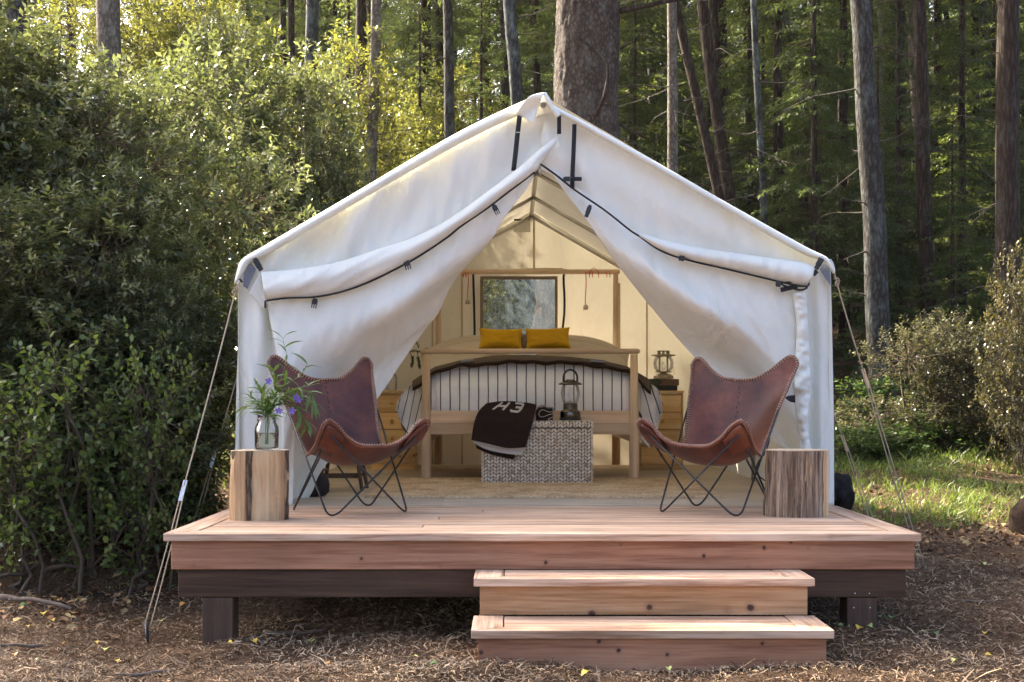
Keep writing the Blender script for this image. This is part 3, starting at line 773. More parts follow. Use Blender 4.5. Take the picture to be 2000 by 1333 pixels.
    panel('corner_panel',[(463,540),(478,512),(500,520),(560,590)],[(458,992),(490,992),(530,990),(572,988)],[(463,540),(466,640),(461,800),(458,992)],[(560,590),(575,800),(572,988)],60,60,fD,solid=.004)
    def fD2(u,v,px,py): return .03-.05*math.cos((px-1560)*.11)*smooth(v*3)*smooth((1600-px)/30+.4)+.028*crease(px,py,93,.06,32)
    panel('corner_panel',[(1596,518),(1606,512),(1622,528)],[(1572,990),(1600,990),(1629,988)],[(1596,518),(1572,562),(1556,600),(1560,700),(1562,850),(1572,990)],[(1622,528),(1625,640),(1628,800),(1629,988)],50,60,fD2,solid=.004)
    def fE(u,v,px,py): return -.02-.03*math.sin(math.pi*u)+.05*crease(px,py,-35,.07,41)*(.4+.6*v)+.02*crease(px,py,15,.12,42)
    panel('hem_strip',[(1548,573),(1560,570),(1574,564)],[(1567,905),(1578,905),(1590,905)],[(1548,573),(1556,640),(1552,750),(1560,840),(1567,905)],[(1574,564),(1578,640),(1583,760),(1577,830),(1590,905)],14,80,fE,solid=.005)
    # grey reinforcement patches
    panel('reinforcement',[(476,532),(487,515),(500,526)],[(475,560),(479,562),(483,565)],[(476,532),(475,560)],[(500,526),(492,545),(483,565)],8,8,lambda u,v,px,py:-.012,mat=M['canvas_grey'],solid=.003)
    panel('reinforcement',[(1601,526),(1608,516),(1614,511)],[(1621,556),(1622,559)],[(1601,526),(1611,542),(1621,556)],[(1614,511),(1621,528),(1622,559)],8,8,lambda u,v,px,py:-.012,mat=M['canvas_grey'],solid=.003)
    # webbing strips at the gable and their clips
    def web(pts,w,off,n=14):
        q=cr(pts,n); rows=[]
        for i,(a,b) in enumerate(q):
            rows.append([P(a-w/2,b,TD+off+.02*0),P(a+w/2,b,TD+off)])
        return tb(MB().grid(rows),'webbing_strip',M['web'],solid=.004)
    web([(1015,226),(1011,260),(1008,290),(1003,334)],9.5,-.055); web([(1092,226),(1092,262)],8,-.035,4); web([(1122,243),(1120,300),(1118,345),(1118,368)],8.5,-.022)
    for (px,py,hh) in ((1013,259,3),):
        tb(MB().obox(P(px,py,TD-.06),(.016,0,0),(0,.001,0),(0,0,.002)),'thread',M['canvas'],False)
    web([(473,552),(468,545)],5,-.06,3)
    # buckles
    def buckle(px,py,ang,L,W=11,off=-.085,prongs=True):
        c=P(px,py,TD+off); a=R(ang); s=TD/F
        ax=Vector((math.cos(a),0,-math.sin(a))); ay=Vector((math.sin(a),0,math.cos(a)))
        mb=MB(); h=L*s/2; w=W*s/2
        mb.obox(c-ax*h*.45,ax*h*.55,(0,.006,0),ay*w); mb.obox(c-ax*h*1.1,ax*h*.25,(0,.003,0),ay*w*.75)
        if prongs:
            for k in (-.75,0,.75): mb.obox(c+ax*h*.55+ay*w*k,ax*h*.5,(0,.004,0),ay*w*.18)
        else:
            mb.obox(c+ax*h*.5,ax*h*.42,(0,.0055,0),ay*w*.85); mb.obox(c+ax*h*.15,ax*h*.06,(0,.008,0),ay*w*1.08)
        tb(mb,'buckle',M['plastic'],False,bevel=.0015)
    buckle(969,411,62,17,10); buckle(796,519,75,15,12); buckle(614,594,100,16,11)
    buckle(1148,415,110,22,9,-.07,False); buckle(1331,506,100,9,12,-.09,False); buckle(1520,556,95,10,10,-.09,False)
    buckle(505,519,60,24,11,-.06,False); buckle(1599,516,118,24,11,-.06,False); buckle(1112,350,0,18,9,-.04); 
    tb(MB().obox(P(1128,350,TD-.04),(.026,0,0),(0,.003,0),(0,0,.012)),'buckle_strap',M['web'],False)
    tb(MB().obox(P(1541,563,TD-.06),(.05,0,.012),(0,.006,0),(-.003,0,.014)),'buckle_strap',M['web'],False)
    tb(MB().obox(P(1592,533,TD-.06),(.012,0,.012),(0,.004,0),(-.008,0,.012)),'buckle_strap',M['web'],False)
    panel('door_strap',[(1534,776),(1542,773),(1553,772)],[(1534,778),(1543,785),(1553,787)],[(1534,776),(1534,778)],[(1553,772),(1553,787)],6,4,lambda u,v,px,py:-.06,mat=M['web'],solid=.01)
    tb(MB().tube([P(1055,326,TD-.07),P(1056,333,TD-.07),P(1053,338,TD-.07),P(1057,342,TD-.07)],.006,6),'zip_pull',M['metal_pole'])
    # stitched seam lines down the panels (thin raised ribs)
    def rib(pts,off,r=.0016):
        q=cr(pts,40); tb(MB().tube([P(a,b,TD+off) for a,b in q],r,4),'stitched_seam',M['canvas'])
tent_build()

# ------------------------------------------------------------ guy lines
def guy(name,lab,top,bottom,split,tens_t=.0,double=True,r=.0045,group='guy ropes of the tent'):
    root=empty(name,tuple(bottom),label=lab,cat='guy rope',group=group)
    inv=Matrix.Translation(-Vector(bottom))
    def add(mb,nm,mat,sm=True):
        me=mb.mesh(nm,mat,sm); me.transform(inv); o=bpy.data.objects.new(nm,me); COL.objects.link(o); o.parent=root; return o
    t=Vector(top); b=Vector(bottom); k=t.lerp(b,split); d=(b-t).normalized(); sd_=d.cross(Vector((0,1,0))).normalized()
    sagv=Vector((0,0,-.015))
    def run(a,c,off0,off1,n=14):
        return [a.lerp(c,i/(n-1))+sd_*(off0+(off1-off0)*i/(n-1))+sagv*math.sin(math.pi*i/(n-1)) for i in range(n)]
    add(MB().tube(run(t,k,0,0),r,6),'rope',M['rope'])
    add(MB().tube(run(k,b,-.006,-.014),r*.85,6),'rope',M['rope'])
    add(MB().tube(run(k+d*.06,b,.010,.016),r*.85,6),'rope',M['rope'])
    add(MB().obox(k+d*.03,d*.065,sd_*.011,d.cross(sd_)*.002),'tensioner',M['alu'],False)
    # knot and clip at the top
    pts=[t+d*(.05+.012*math.sin(a*.5))+Vector((math.cos(a)*.014,math.sin(a*1.5)*.008,math.sin(a)*.016)) for a in np.linspace(0,9,24)]
    add(MB().tube(pts,r,5),'knot',M['rope'])
    add(MB().tube([t-d*.05+sd_*.010*math.cos(a)+d*.045*math.sin(a) for a in np.linspace(0,6.28,18)],.003,5,close=True),'clip',M['alu'])
    add(MB().tube([b+Vector((0,0,-.14)),b+Vector((0,0,.02))],.009,8),'stake',M['black_metal'])
    return root
gl=P(463,556,TD-.03)
guy('guy_rope','twisted guy rope from the left eave corner to the mulch left of the platform',gl,P(287,1225,6.42),.63)
guy('guy_rope','shorter guy rope down the left tent wall, ending behind the platform edge',(XL-.02,8.7,1.98),(-2.10,8.15,.22),.68)
guy('guy_rope','guy rope from the right eave corner with a long silver tensioner',P(1630,536,TD-.03),(2.62,8.0,.08),.33)
guy('guy_rope','shorter guy rope down the right tent wall towards the grass',(XR+.02,9.0,1.98),(2.72,9.3,.12),.60)
# ------------------------------------------------------------ butterfly chairs
def leather():
    m,N,L,b=nodes('brown_leather')
    v=objvec(N,L,(1,1,1),5)
    a=noise_tex(N,L,3.2,5,.6,v,.5); r=ramp(N,[(.042,.011,.007),(.115,.029,.015),(.24,.070,.030)],[.3,.52,.75]); L.new(a.outputs[0],r.inputs[0])
    s=noise_tex(N,L,26,5,.7,v); sr=ramp(N,[(.8,.8,.8),(1.12,1.1,1.08)],[.35,.65]); L.new(s.outputs[0],sr.inputs[0])
    L.new(mixc(N,L,1,r.outputs[0],sr.outputs[0],'MULTIPLY'),b.inputs['Base Color'])
    vo=N.new('ShaderNodeTexVoronoi'); vo.inputs['Scale'].default_value=260; L.new(v,vo.inputs['Vector'])
    b.inputs['Roughness'].default_value=.40; b.inputs['Specular IOR Level'].default_value=.4
    n=bump(N,L,vo.outputs['Distance'],.10,.001); n=bump(N,L,s.outputs[0],.15,.004,n); L.new(n,b.inputs['Normal'])
    return m
M['leather']=leather()
M['lacing']=simple('leather_edge',(.17,.06,.032),.5,scale=60,var=.3)
M['lace_light']=simple('tan_lacing',(.42,.26,.18),.5,scale=60,var=.3)
M['lace_dark']=simple('dark_lacing',(.05,.018,.012),.5,scale=60,var=.3)

# half of the sling: centre line, outer edge with its rounded wings, top and front edges (front is -y)
C_LINE=[(0,-.33,.385),(0,-.17,.315),(0,.0,.285),(0,.13,.34),(0,.24,.52),(0,.335,.765)]
EDGE=[(.325,-.365,.535),(.360,-.365,.522),(.364,-.32,.465),(.345,-.22,.395),(.315,-.08,.345),(.285,.04,.335),(.29,.13,.43),(.325,.24,.62),(.362,.36,.80),(.376,.39,.862),(.350,.395,.900)]
FRONT=[(0,-.33,.385),(.11,-.34,.392),(.20,-.36,.435),(.265,-.362,.498),(.325,-.365,.535)]
TOP=[(0,.335,.765),(.11,.34,.775),(.20,.36,.82),(.27,.38,.875),(.315,.395,.905),(.350,.395,.900)]
NC=25; NR=49
def sling():
    C=cr(C_LINE,NR);E=cr(EDGE,NR);Fr=cr(FRONT,NC);T=cr(TOP,NC); G=np.zeros((NR,2*NC-1,3))
    for i in range(NR):
        v=i/(NR-1)
        for j in range(NC):
            u=j/(NC-1)
            p=(1-v)*Fr[j]+v*T[j]+(1-u)*C[i]+u*E[i]-((1-u)*(1-v)*Fr[0]+u*(1-v)*Fr[-1]+(1-u)*v*T[0]+u*v*T[-1])
            G[i,NC-1+j]=p; G[i,NC-1-j]=p*np.array([-1,1,1])
    for _ in range(60):
        A=G.copy(); A[1:-1,1:-1]=.25*(G[2:,1:-1]+G[:-2,1:-1]+G[1:-1,2:]+G[1:-1,:-2]); G=A
    for i in range(NR):
        for j in range(2*NC-1):
            u=(j-NC+1)/(NC-1); v=i/(NR-1); w=(1-u*u)*math.sin(math.pi*v)
            G[i,j]*=np.array([.92,.95,1]); G[i,j]+=np.array([0,.030*w*(v>.5)*math.sin(math.pi*(2*v-1)) if v>.5 else 0,-.035*w])
    return G
SLING=sling()
def chair_pt(u,v):
    j=(u+1)/2*(2*NC-2); i=(v+1)/2*(NR-1); j0=int(min(max(j,0),2*NC-3)); i0=int(min(max(i,0),NR-2)); a=i-i0; b=j-j0
    return (SLING[i0,j0]*(1-a)+SLING[i0+1,j0]*a)*(1-b)+(SLING[i0,j0+1]*(1-a)+SLING[i0+1,j0+1]*a)*b
def chair_uv(u,v): return u,v
def butterfly_chair(cx,cy,rz,lab,flip=1):
    root=empty('butterfly_chair',(cx,cy,DT+.001),rz,label=lab,cat='chair',group='leather butterfly chairs')
    n=49; g=[[Vector(SLING[i,j]) for j in range(n)] for i in range(n)]
    for row in g:
        for p in row: p.z+=.004*nz(p.x,p.y,p.z,7+flip)
    MB().grid(g).build('leather_seat',M['leather'],root,True,solid=.005)
    edge=[g[0][j] for j in range(n)]+[g[i][n-1] for i in range(1,n)]+[g[n-1][j] for j in range(n-2,-1,-1)]+[g[i][0] for i in range(n-2,0,-1)]
    MB().tube(edge,.0072,8,close=True).build('edge_roll',M['lacing'],root,True)
    # lacing: short slanted stitches all round
    E=cr([tuple(p) for p in edge]+[tuple(edge[0])],230); mb=MB(); cen=Vector((0,0,.5))
    for i in range(len(E)-1):
        p=Vector(E[i]); t=(Vector(E[i+1])-p).normalized()
        inw=(cen-p); inw=(inw-t*inw.dot(t)).normalized(); nn=t.cross(inw)
        mb.obox(p+inw*.006,(t*.5+inw).normalized()*.0090,t*.0030,nn*.0090)
    mb.build('lacing',M['lace_light'],root,kind='stuff')
    # centre seam of laced stitches
    ms=MB()
    for k in range(34):
        v=-.95+1.9*k/33; p=Vector(chair_pt(.0+.02*(k%2),v)); q=Vector(chair_pt(.0,min(1,v+.03))); t=(q-p).normalized(); ms.obox(p+Vector((0,-.004,.003)),t*.007,Vector((.0018,0,0)),t.cross(Vector((1,0,0)))*.002)
    ms.build('centre_stitching',M['lace_dark'],root,kind='stuff')
    # pockets under the four points
    for (u,v) in ((-.93,-.93),(.93,-.93),(-.95,.95),(.95,.95)):
        s=1 if u>0 else -1
        rows=[[Vector(chair_pt(*chair_uv(s*(.60+.38*a),(1 if v>0 else -1)*(.62+.36*b))))+Vector((0,.012 if v>0 else -.004,-.018)) for a in np.linspace(0,1,7)] for b in np.linspace(0,1,7)]
        MB().grid(rows).build('pocket',M['leather'],root,True,solid=.004)
    # frame: each floor loop sends a rod to the two neighbouring points
    G={'FL':(-.23,-.23),'FR':(.23,-.23),'BR':(.23,.23),'BL':(-.23,.23)}
    T={'FL':(-.292,-.318,.465),'FR':(.292,-.318,.465),'BR':(.310,.397,.85),'BL':(-.310,.397,.85)}
    pairs={'FL':('FR','BL'),'FR':('FL','BR'),'BR':('BL','FR'),'BL':('BR','FL')}
    for k,(gx,gy) in G.items():
        a,b=(Vector(T[q]) for q in pairs[k]); g0=Vector((gx,gy,.006))
        g0+= (Vector((gx,gy,0)).normalized())*.03
        da=(a-g0).normalized(); db=(b-g0).normalized(); o=.055
        pa=g0+da*o*1.6+Vector((0,0,0)); pb=g0+db*o*1.6
        mid=[]
        for t in np.linspace(0,1,9):
            t=float(t); q=(1-t)**2*pa+2*t*(1-t)*(g0-Vector((0,0,.0)))+t*t*pb; mid.append(q)
        zmin=min(q.z for q in mid); sh=Vector((0,0,.0065-zmin))
        pts=[a]+[q+sh for q in mid]+[b]
        MB().tube(pts,.0058,8).build('frame_rod',M['black_metal'],root,True)
    return root
butterfly_chair(-.942,7.27,R(34.6),'brown leather butterfly chair on the left, behind the vase of flowers')
butterfly_chair(1.188,7.27,R(-34.6),'brown leather butterfly chair on the right, next to the bark-covered stump',2)

# ------------------------------------------------------------ log stumps
def stump_left():
    r=empty('log_stump',(-1.362,6.78,DT),label='split log stump with pale cut faces and dark bark strips under the jar of flowers',cat='stump',group='log side tables')
    H=.372
    # outline in plan: bark at left, pale split face in front, cut face right
    pl=[(-.155,-.02),(-.145,-.06),(-.115,-.085),(-.06,-.095),(-.035,-.085),(.02,-.082),(.145,-.055),(.150,.02),(.135,.10),(.03,.145),(-.08,.13),(-.145,.06)]
    def body(z,k,i): 
        x,y=pl[i%len(pl)]; return (x*k+.010*nz(i,z*5,0,1.3),y*k+.012*nz(i,z*6,4,1.1),z*(1+.02*nz(i*.7,2,0)))
    n=len(pl); mb=MB(); zs=np.linspace(0,H,12)
    mb.add([body(z,1+.02*math.sin(z*9),i) for z in zs for i in range(n)],[(a*n+i,a*n+(i+1)%n,(a+1)*n+(i+1)%n,(a+1)*n+i) for a in range(11) for i in range(n)])
    mb.build('log_body',M['cut_wood'],r)
    MB().prism([(p[0]*.999,p[1]*.999) for p in pl],H-.002,H+.002).build('top_face',M['endgrain'],r)
    # bark pieces: the left edge and a strip running down the middle of the front
    def barkstrip(a,b,w,thick,seed):
        rows=[]
        for z in np.linspace(0.002,H+.001,40):
            row=[]; tap=w*(1-.45*(1-z/H)*(seed==2))
            for t in np.linspace(0,1,9):
                x=a[0]+(b[0]-a[0])*(.5+(t-.5)*tap)+.006*nz(z*12,seed,0); y=a[1]+(b[1]-a[1])*(.5+(t-.5)*tap)
                dep=thick*math.sin(math.pi*t)**.5*(.6+.8*abs(nz(t*7,z*6,seed)))
                nx=-(b[1]-a[1]); ny=(b[0]-a[0]); l=math.hypot(nx,ny)
                row.append((x+nx/l*-dep*-1*(-1),y-ny/l*dep,z))
            rows.append(row)
        MB().grid(rows).build('bark',M['stump_bark'],r,True)
    barkstrip((-.157,-.0),(-.112,-.09),1,.012,1); barkstrip((-.062,-.097),(-.022,-.087),1,.010,2); barkstrip((.143,-.06),(.152,.02),1,.006,3)
def stump_right():
    r=empty('log_stump',(1.585,6.99,DT),label='upright log stump with deeply furrowed grey-brown bark beside the right chair',cat='stump',group='log side tables')
    H=.365; n=220; mb=MB(); rows=[]
    def rad(a):   # bark half is a wide arc, right side is a flat cut
        return (math.cos(a)*.172,math.sin(a)*.130)
    A=np.linspace(math.pi*.98,math.pi*1.78,n)
    for z in np.linspace(0,H,60):
        row=[]
        for a in A:
            x,y=rad(a); f=nz(a*16+1.2*nz(z*5,a*2,0),z*2.2,1.5); f2=nz(a*40,z*9,3)
            d=.020*(abs(f)**.6)-.004+.006*f2+.016*max(0,.12-z)*2
            l=math.hypot(x,y); k=1+(d-.008)/l; row.append((x*k,y*k,z))
        rows.append(row)
    mb.grid(rows).build('bark',M['rough_bark'],r,True)
    pa=[rad(a) for a in A[::12]]; poly=[(p[0]*.93,p[1]*.93) for p in pa]+[(.165,-.055),(.178,.02),(.10,.12),(-.06,.13),(-.16,.06)]
    MB().prism(poly,.001,H+.001).build('log_body',M['cut_wood'],r)
    MB().prism([(x*.995,y*.995) for x,y in poly],H+.001,H+.004).build('top_face',M['endgrain'],r)
stump_left(); stump_right()

# ------------------------------------------------------------ jar of flowers
M['glass']=glassmat('clear_glass'); M['water']=glassmat('water',(.90,.93,.86))
JX,JY=P(521,880,6.80).x,6.80; JZ=DT+.374
def jar():
    r=empty('glass_jar',(JX,JY,JZ),label='clear glass jar of water standing on the split log',cat='jar')
    MB().lathe([(.0,.002),(.058,.002),(.064,.012),(.065,.10),(.062,.125),(.050,.150),(.049,.158),(.053,.160),(.053,.166),(.049,.168),(.049,.184),(.052,.188),(.048,.188),(.046,.160),(.047,.150),(.059,.122),(.062,.10),(.061,.014),(.055,.007),(0,.007)],n=32).build('glass',M['glass'],r,True)
    MB().lathe([(0,.009),(.058,.009),(.060,.02),(.060,.092),(0,.093)],n=32).build('water',M['water'],r,True)
jar()
M['willow']=leafmat('bouquet_leaves',(.04,.09,.025),(.09,.17,.04),(.22,.32,.10),.4,.30,(.2,.3,.05))
M['stem']=simple('green_stem',(.12,.20,.05),.5)
M['petal']=simple('violet_petals',(.20,.14,.52),.6,var=.3,scale=60)
def bouquet():
    r=empty('flower_bouquet',(JX,JY,JZ),label='bunch of long green leaves with a few violet flowers in the glass jar',cat='flowers')
    base=Vector((JX,JY,JZ))
    leaf_meshes=[]
    for (L,W,c) in ((.10,.009,.25),(.12,.011,.4),(.085,.012,.15),(.13,.008,.55)):
        rows=[]
        for t in np.linspace(0,1,9):
            w=W*math.sin(math.pi*min(1,t*.94+.05))**.8*(1 if t<.98 else .1); z=-c*L*t*t; 
            rows.append([(-w,L*t,z+w*.35),(0,L*t,z),(w,L*t,z+w*.35)])
        me=MB().grid(rows).mesh('bouquet_leaf',M['willow'],True)
        at=me.attributes.new('tint','FLOAT','POINT'); at.data.foreach_set('value',[rnd.uniform(.3,.6)]*len(me.vertices)); leaf_meshes.append(me)
    def leaf(p,d,s,par):
        o=link('leaf',rnd.choice(leaf_meshes),par); d=d.normalized()
        q=d.to_track_quat('Y','Z'); o.rotation_mode='QUATERNION'
        from mathutils import Quaternion
        o.rotation_quaternion=q@Quaternion((0,1,0),rnd.uniform(-.6,.6)); o.location=p-base; o.scale=(s,s,s)
    def px(x,y,dz=0): return P(x,y,6.80+dz)
    # stems given by their ends (pixel of the photograph, depth offset)
    stems=[[(520,868,0),(527,800,0),(548,740,-.01),(560,700,0),(553,665,0),(558,655,0)],
      [(518,868,0),(524,800,.01),(545,760,.03),(585,735,.05),(600,712,.06)],
      [(524,868,0),(520,800,-.02),(510,765,-.04),(500,752,-.04)],
      [(522,868,0),(528,800,-.03),(560,775,-.07),(600,765,-.1),(612,785,-.1)],
      [(519,868,0),(516,810,.03),(498,790,.05),(483,793,.05)],
      [(521,868,0),(530,805,0),(545,790,-.02),(580,798,-.04),(602,835,-.05)],
      [(521,868,0),(525,800,.04),(535,770,.06),(540,740,.06),(535,725,.05)],
      [(521,868,0),(527,805,-.05),(540,778,-.08),(575,760,-.08),(605,755,-.07)],
      [(521,868,0),(522,810,-.05),(508,790,-.08),(490,775,-.08)],
      [(521,868,0),(528,800,.02),(556,770,.04),(590,778,.05),(620,790,.05)]]
    for si,st in enumerate(stems):
        q=cr([tuple(px(a,b,c)) for a,b,c in st],26)
        pts=[Vector(p) for p in q]
        me=MB().tube([p-base for p in pts],[.0022*(1-.5*i/25) for i in range(26)],5).mesh('stem',M['stem'],True); sto=link('stem',me,r)
        for i in range(8 if si else 7,26):
            for _ in range(1 if si==0 and i>14 else 2 if rnd.random()<.55 else 1):
                if i<12 and pts[i].z<JZ+.19: continue
                if si==0 and rnd.random()<.45: continue
                t=(pts[min(i+1,25)]-pts[i-1]).normalized()
                out=Vector((rnd.uniform(-1,1),rnd.uniform(-.8,.8),rnd.uniform(-.35,.5)))
                leaf(pts[i],t*.5+out*.9,rnd.uniform(.55,1.0),sto)
    # blossoms
    for (x,y) in ((579,776),(545,803),(571,803),(525,745),(583,781)):
        c=px(x,y,-.09)-base; mb=MB()
        for k in range(5):
            a=k*1.257+rnd.random()*.3; d=Vector((math.cos(a),-.35,math.sin(a))); s=Vector((-math.sin(a),0,math.cos(a)))
            mb.add([c,c+d*.010+s*.007,c+d*.020+s*.003,c+d*.020-s*.003,c+d*.010-s*.007],[(0,1,2,3,4)])
        link('blossom',mb.mesh('blossom',M['petal']),r)
    # berries on the tall stem
    for (x,y) in ((562,714),(566,718),(563,722),(567,726),(548,705),(565,730)):
        link('bud',MB().lathe([(0,-.004),(.003,-.002),(.004,.001),(0,.005)],c=px(x,y)-base,n=6).mesh('bud',M['lace_dark'],True),r)
bouquet()

# ------------------------------------------------------------ bed
BX=.145
def bed():
    r=empty('wooden_bed',(BX,11.0,DT+.003),label='pale birch bed frame with rails at head and foot, inside the tent',cat='bed')
    o=lambda x,y,z:(x,y-11.0,z)
    for s in (-1,1):
        # foot posts taper from top to bottom
        MB().tube([o(s*.832,10.04,0),o(s*.832,10.04,.02),o(s*.832,10.04,.45),o(s*.832,10.04,1.005)],[.034,.040,.038,.029],16).build('foot_post',M['birch_z'],r,True)
        MB().tube([o(s*.848,12.0,.02),o(s*.848,12.0,.03),o(s*.848,12.0,.5),o(s*.848,12.0,1.85)],[.036,.040,.036,.024],16).build('head_post',M['birch_z'],r,True)
        MB().box(s*.83-.014,s*.83+.014,-.93,.97,.30,.42).build('side_rail',M['birch'],r,bevel=.003)
    cap=lambda z,y,hw,rr:[o(-hw,y,z)]+[o(-hw+.02,y,z)]+[o(hw-.02,y,z)]+[o(hw,y,z)]
    MB().tube(cap(1.03,10.04,.878,.021),[.014,.022,.022,.014],14).build('foot_rail',M['birch'],r,True)
    MB().tube(cap(1.865,12.0,.89,.022),[.015,.024,.024,.015],14).build('head_rail',M['birch'],r,True)
    MB().box(-.795,.795,-.972,-.948,.365,.455).build('foot_board',M['birch'],r,bevel=.002)
    MB().box(-.795,.795,-.974,-.946,.456,.555).build('foot_board',M['birch'],r,bevel=.002)
    MB().box(-.80,.80,.965,1.0,.45,.95).build('head_board',M['birch'],r,bevel=.003)
    for i in range(10): MB().box(-.81,.81,-.9+i*.19,-.82+i*.19,.405,.42).build('slat',M['pine'],r)
bed()

def stripemat():
    m,N,L,b=nodes('striped_duvet')
    uv=N.new('ShaderNodeUVMap'); sp=N.new('ShaderNodeSeparateXYZ'); L.new(uv.outputs[0],sp.inputs[0])
    v=objvec(N,L); nn=noise_tex(N,L,5,2,.5,v)
    wob=N.new('ShaderNodeMath'); wob.operation='MULTIPLY_ADD'; wob.inputs[1].default_value=.12; L.new(nn.outputs[0],wob.inputs[0]); L.new(sp.outputs[0],wob.inputs[2])
    fr=N.new('ShaderNodeMath'); fr.operation='FRACT'; L.new(wob.outputs[0],fr.inputs[0])
    r=ramp(N,[(1,1,1),(1,1,1),(0,0,0),(0,0,0),(1,1,1)],[0,.43,.47,.555,.595]); L.new(fr.outputs[0],r.inputs[0])
    fi=noise_tex(N,L,300,2,.6,v); fc=ramp(N,[(.86,.86,.87),(.95,.95,.96)],[.3,.6]); L.new(fi.outputs[0],fc.inputs[0])
    L.new(mixc(N,L,r.outputs[0],(.085,.095,.12),fc.outputs[0]),b.inputs['Base Color'])
    b.inputs['Roughness'].default_value=.95; b.inputs['Specular IOR Level'].default_value=.1
    w=noise_tex(N,L,7,4,.6,v,1); n=bump(N,L,w.outputs[0],.5,.03); n=bump(N,L,fi.outputs[0],.3,.002,n); L.new(n,b.inputs['Normal'])
    return m
def heather(name,c0,c1,stripes=None):
    m,N,L,b=nodes(name); v=objvec(N,L); a=noise_tex(N,L,160,4,.8,v); r=ramp(N,[c0,c1],[.35,.65]); L.new(a.outputs[0],r.inputs[0])
    c=r.outputs[0]
    if stripes:
        uv=N.new('ShaderNodeUVMap'); sp=N.new('ShaderNodeSeparateXYZ'); L.new(uv.outputs[0],sp.inputs[0])
        fr=N.new('ShaderNodeMath'); fr.operation='FRACT'; L.new(sp.outputs[1],fr.inputs[0])
        sr=ramp(N,[(1,1,1),(1,1,1),(0,0,0),(0,0,0),(1,1,1)],[0,.35,.42,.58,.65]); L.new(fr.outputs[0],sr.inputs[0]); c=mixc(N,L,sr.outputs[0],stripes,c)
    L.new(c,b.inputs['Base Color']); b.inputs['Roughness'].default_value=.97; b.inputs['Specular IOR Level'].default_value=.08
    L.new(bump(N,L,a.outputs[0],.5,.004),b.inputs['Normal']); return m
def set_uv(me,fn):
    uv=me.uv_layers.new(name='UVMap')
    for lp in me.loops:
        uv.data[lp.index].uv=fn(lp.vertex_index)
TOPP=[(774,800),(778,780),(789,764),(800,754),(815,744),(850,723),(900,711),(960,706),(1038,703),(1116,706),(1176,711),(1226,723),(1262,744),(1277,754),(1288,764),(1293,785),(1293,800)]
def topy(x): return np.interp(x,[p[0] for p in TOPP],[p[1] for p in TOPP])
def duvet():
    r=empty('striped_duvet',(BX,11.0,DT+.6),label='white duvet with thin dark stripes covering the bed and hanging at its sides',cat='duvet')
    off=Vector((BX,11.0,DT+.6)); dm=stripemat()
    bx=[(774,802),(784,825),(797,846),(817,872),(829,853),(834,822),(838,816),(1238,816),(1246,842),(1255,862),(1269,876),(1284,838),(1293,802)]
    xs=np.concatenate([np.linspace(774,835,22),np.linspace(840,1235,84),np.linspace(1240,1293,22)])
    rows=[];uvs=[]
    for j,x in enumerate(xs):
        t=topy(x); b_=np.interp(x,[p[0] for p in bx],[p[1] for p in bx]); row=[]
        for i in range(26):
            v=i/25; y_=t+(b_-t)*v
            e=smooth(max(0,(845-x)/50,(x-1230)/50))
            d=10.12-.075*math.sin(math.pi*min(1,v*.9+.02))*(1-e)+.05*(1-v)**3*(1-e)+e*(.06+.10*v)+.028*nz(x*.03,y_*.03,0,1)*(.4+e)+.02*math.sin(x*.22)*e
            if 826<x<850 or 1226<x<1252: d+=.03
            row.append(P(x,y_,d)-off)
            m=max(0,845-x); m2=max(0,x-1230)
            uvs.append(((x-1038)/18.6 + (-m*.02+ (y_-745)*.016*smooth(m/25)) - (y_-745)*.016*smooth(m2/25), v))
        rows.append(row)
    mb=MB().grid(rows); me=mb.mesh('duvet_front',dm,True); set_uv(me,lambda i:uvs[i]); o=link('front_drop',me,r); md=o.modifiers.new('t','SOLIDIFY'); md.thickness=.008; md.offset=0
    # top and side drapes going back
    rows=[];uvs=[]
    xs=np.linspace(774,1293,110)
    for j,x in enumerate(xs):
        row=[]
        for i in range(24):
            v=i/23; d=10.14+1.72*v
            p0=P(x,topy(x),10.14); wx=p0.x; h=p0.z
            rise=.03*math.sin(math.pi*v)*math.exp(-((wx-BX)/.7)**2)
            row.append(Vector((wx-(wx-BX)*.02*v,d,h+rise+.012*nz(wx*3,d*3,1)))-off); uvs.append(((x-1038)/18.6,v))
        rows.append(row)
    me=MB().grid(rows).mesh('duvet_top',dm,True); set_uv(me,lambda i:uvs[i]); link('top_cover',me,r)
    for s in (-1,1):
        rows=[];uvs=[]
        x0=P(775 if s<0 else 1293,800,10.14)
        for i in range(24):
            v=i/23; row=[]
            for k in range(12):
                w=k/11; row.append(Vector((x0.x-s*.02*w*w*2+s*.02*math.sin(v*22)*w-(x0.x-BX)*.02*v,10.14+1.72*v,x0.z-w*(.10+.22*smooth(v*3))))-off); uvs.append((s*3+w*2.,v*8))
            rows.append(row)
        me=MB().grid(rows).mesh('duvet_side',dm,True); set_uv(me,lambda i:uvs[i]); link('side_drop',me,r)
    MB().box(-.80,.80,-.86,.95,-.17,.05).build('mattress',heather('mattress_cover',(.6,.58,.54),(.75,.72,.66)),r,bevel=.04)
duvet()

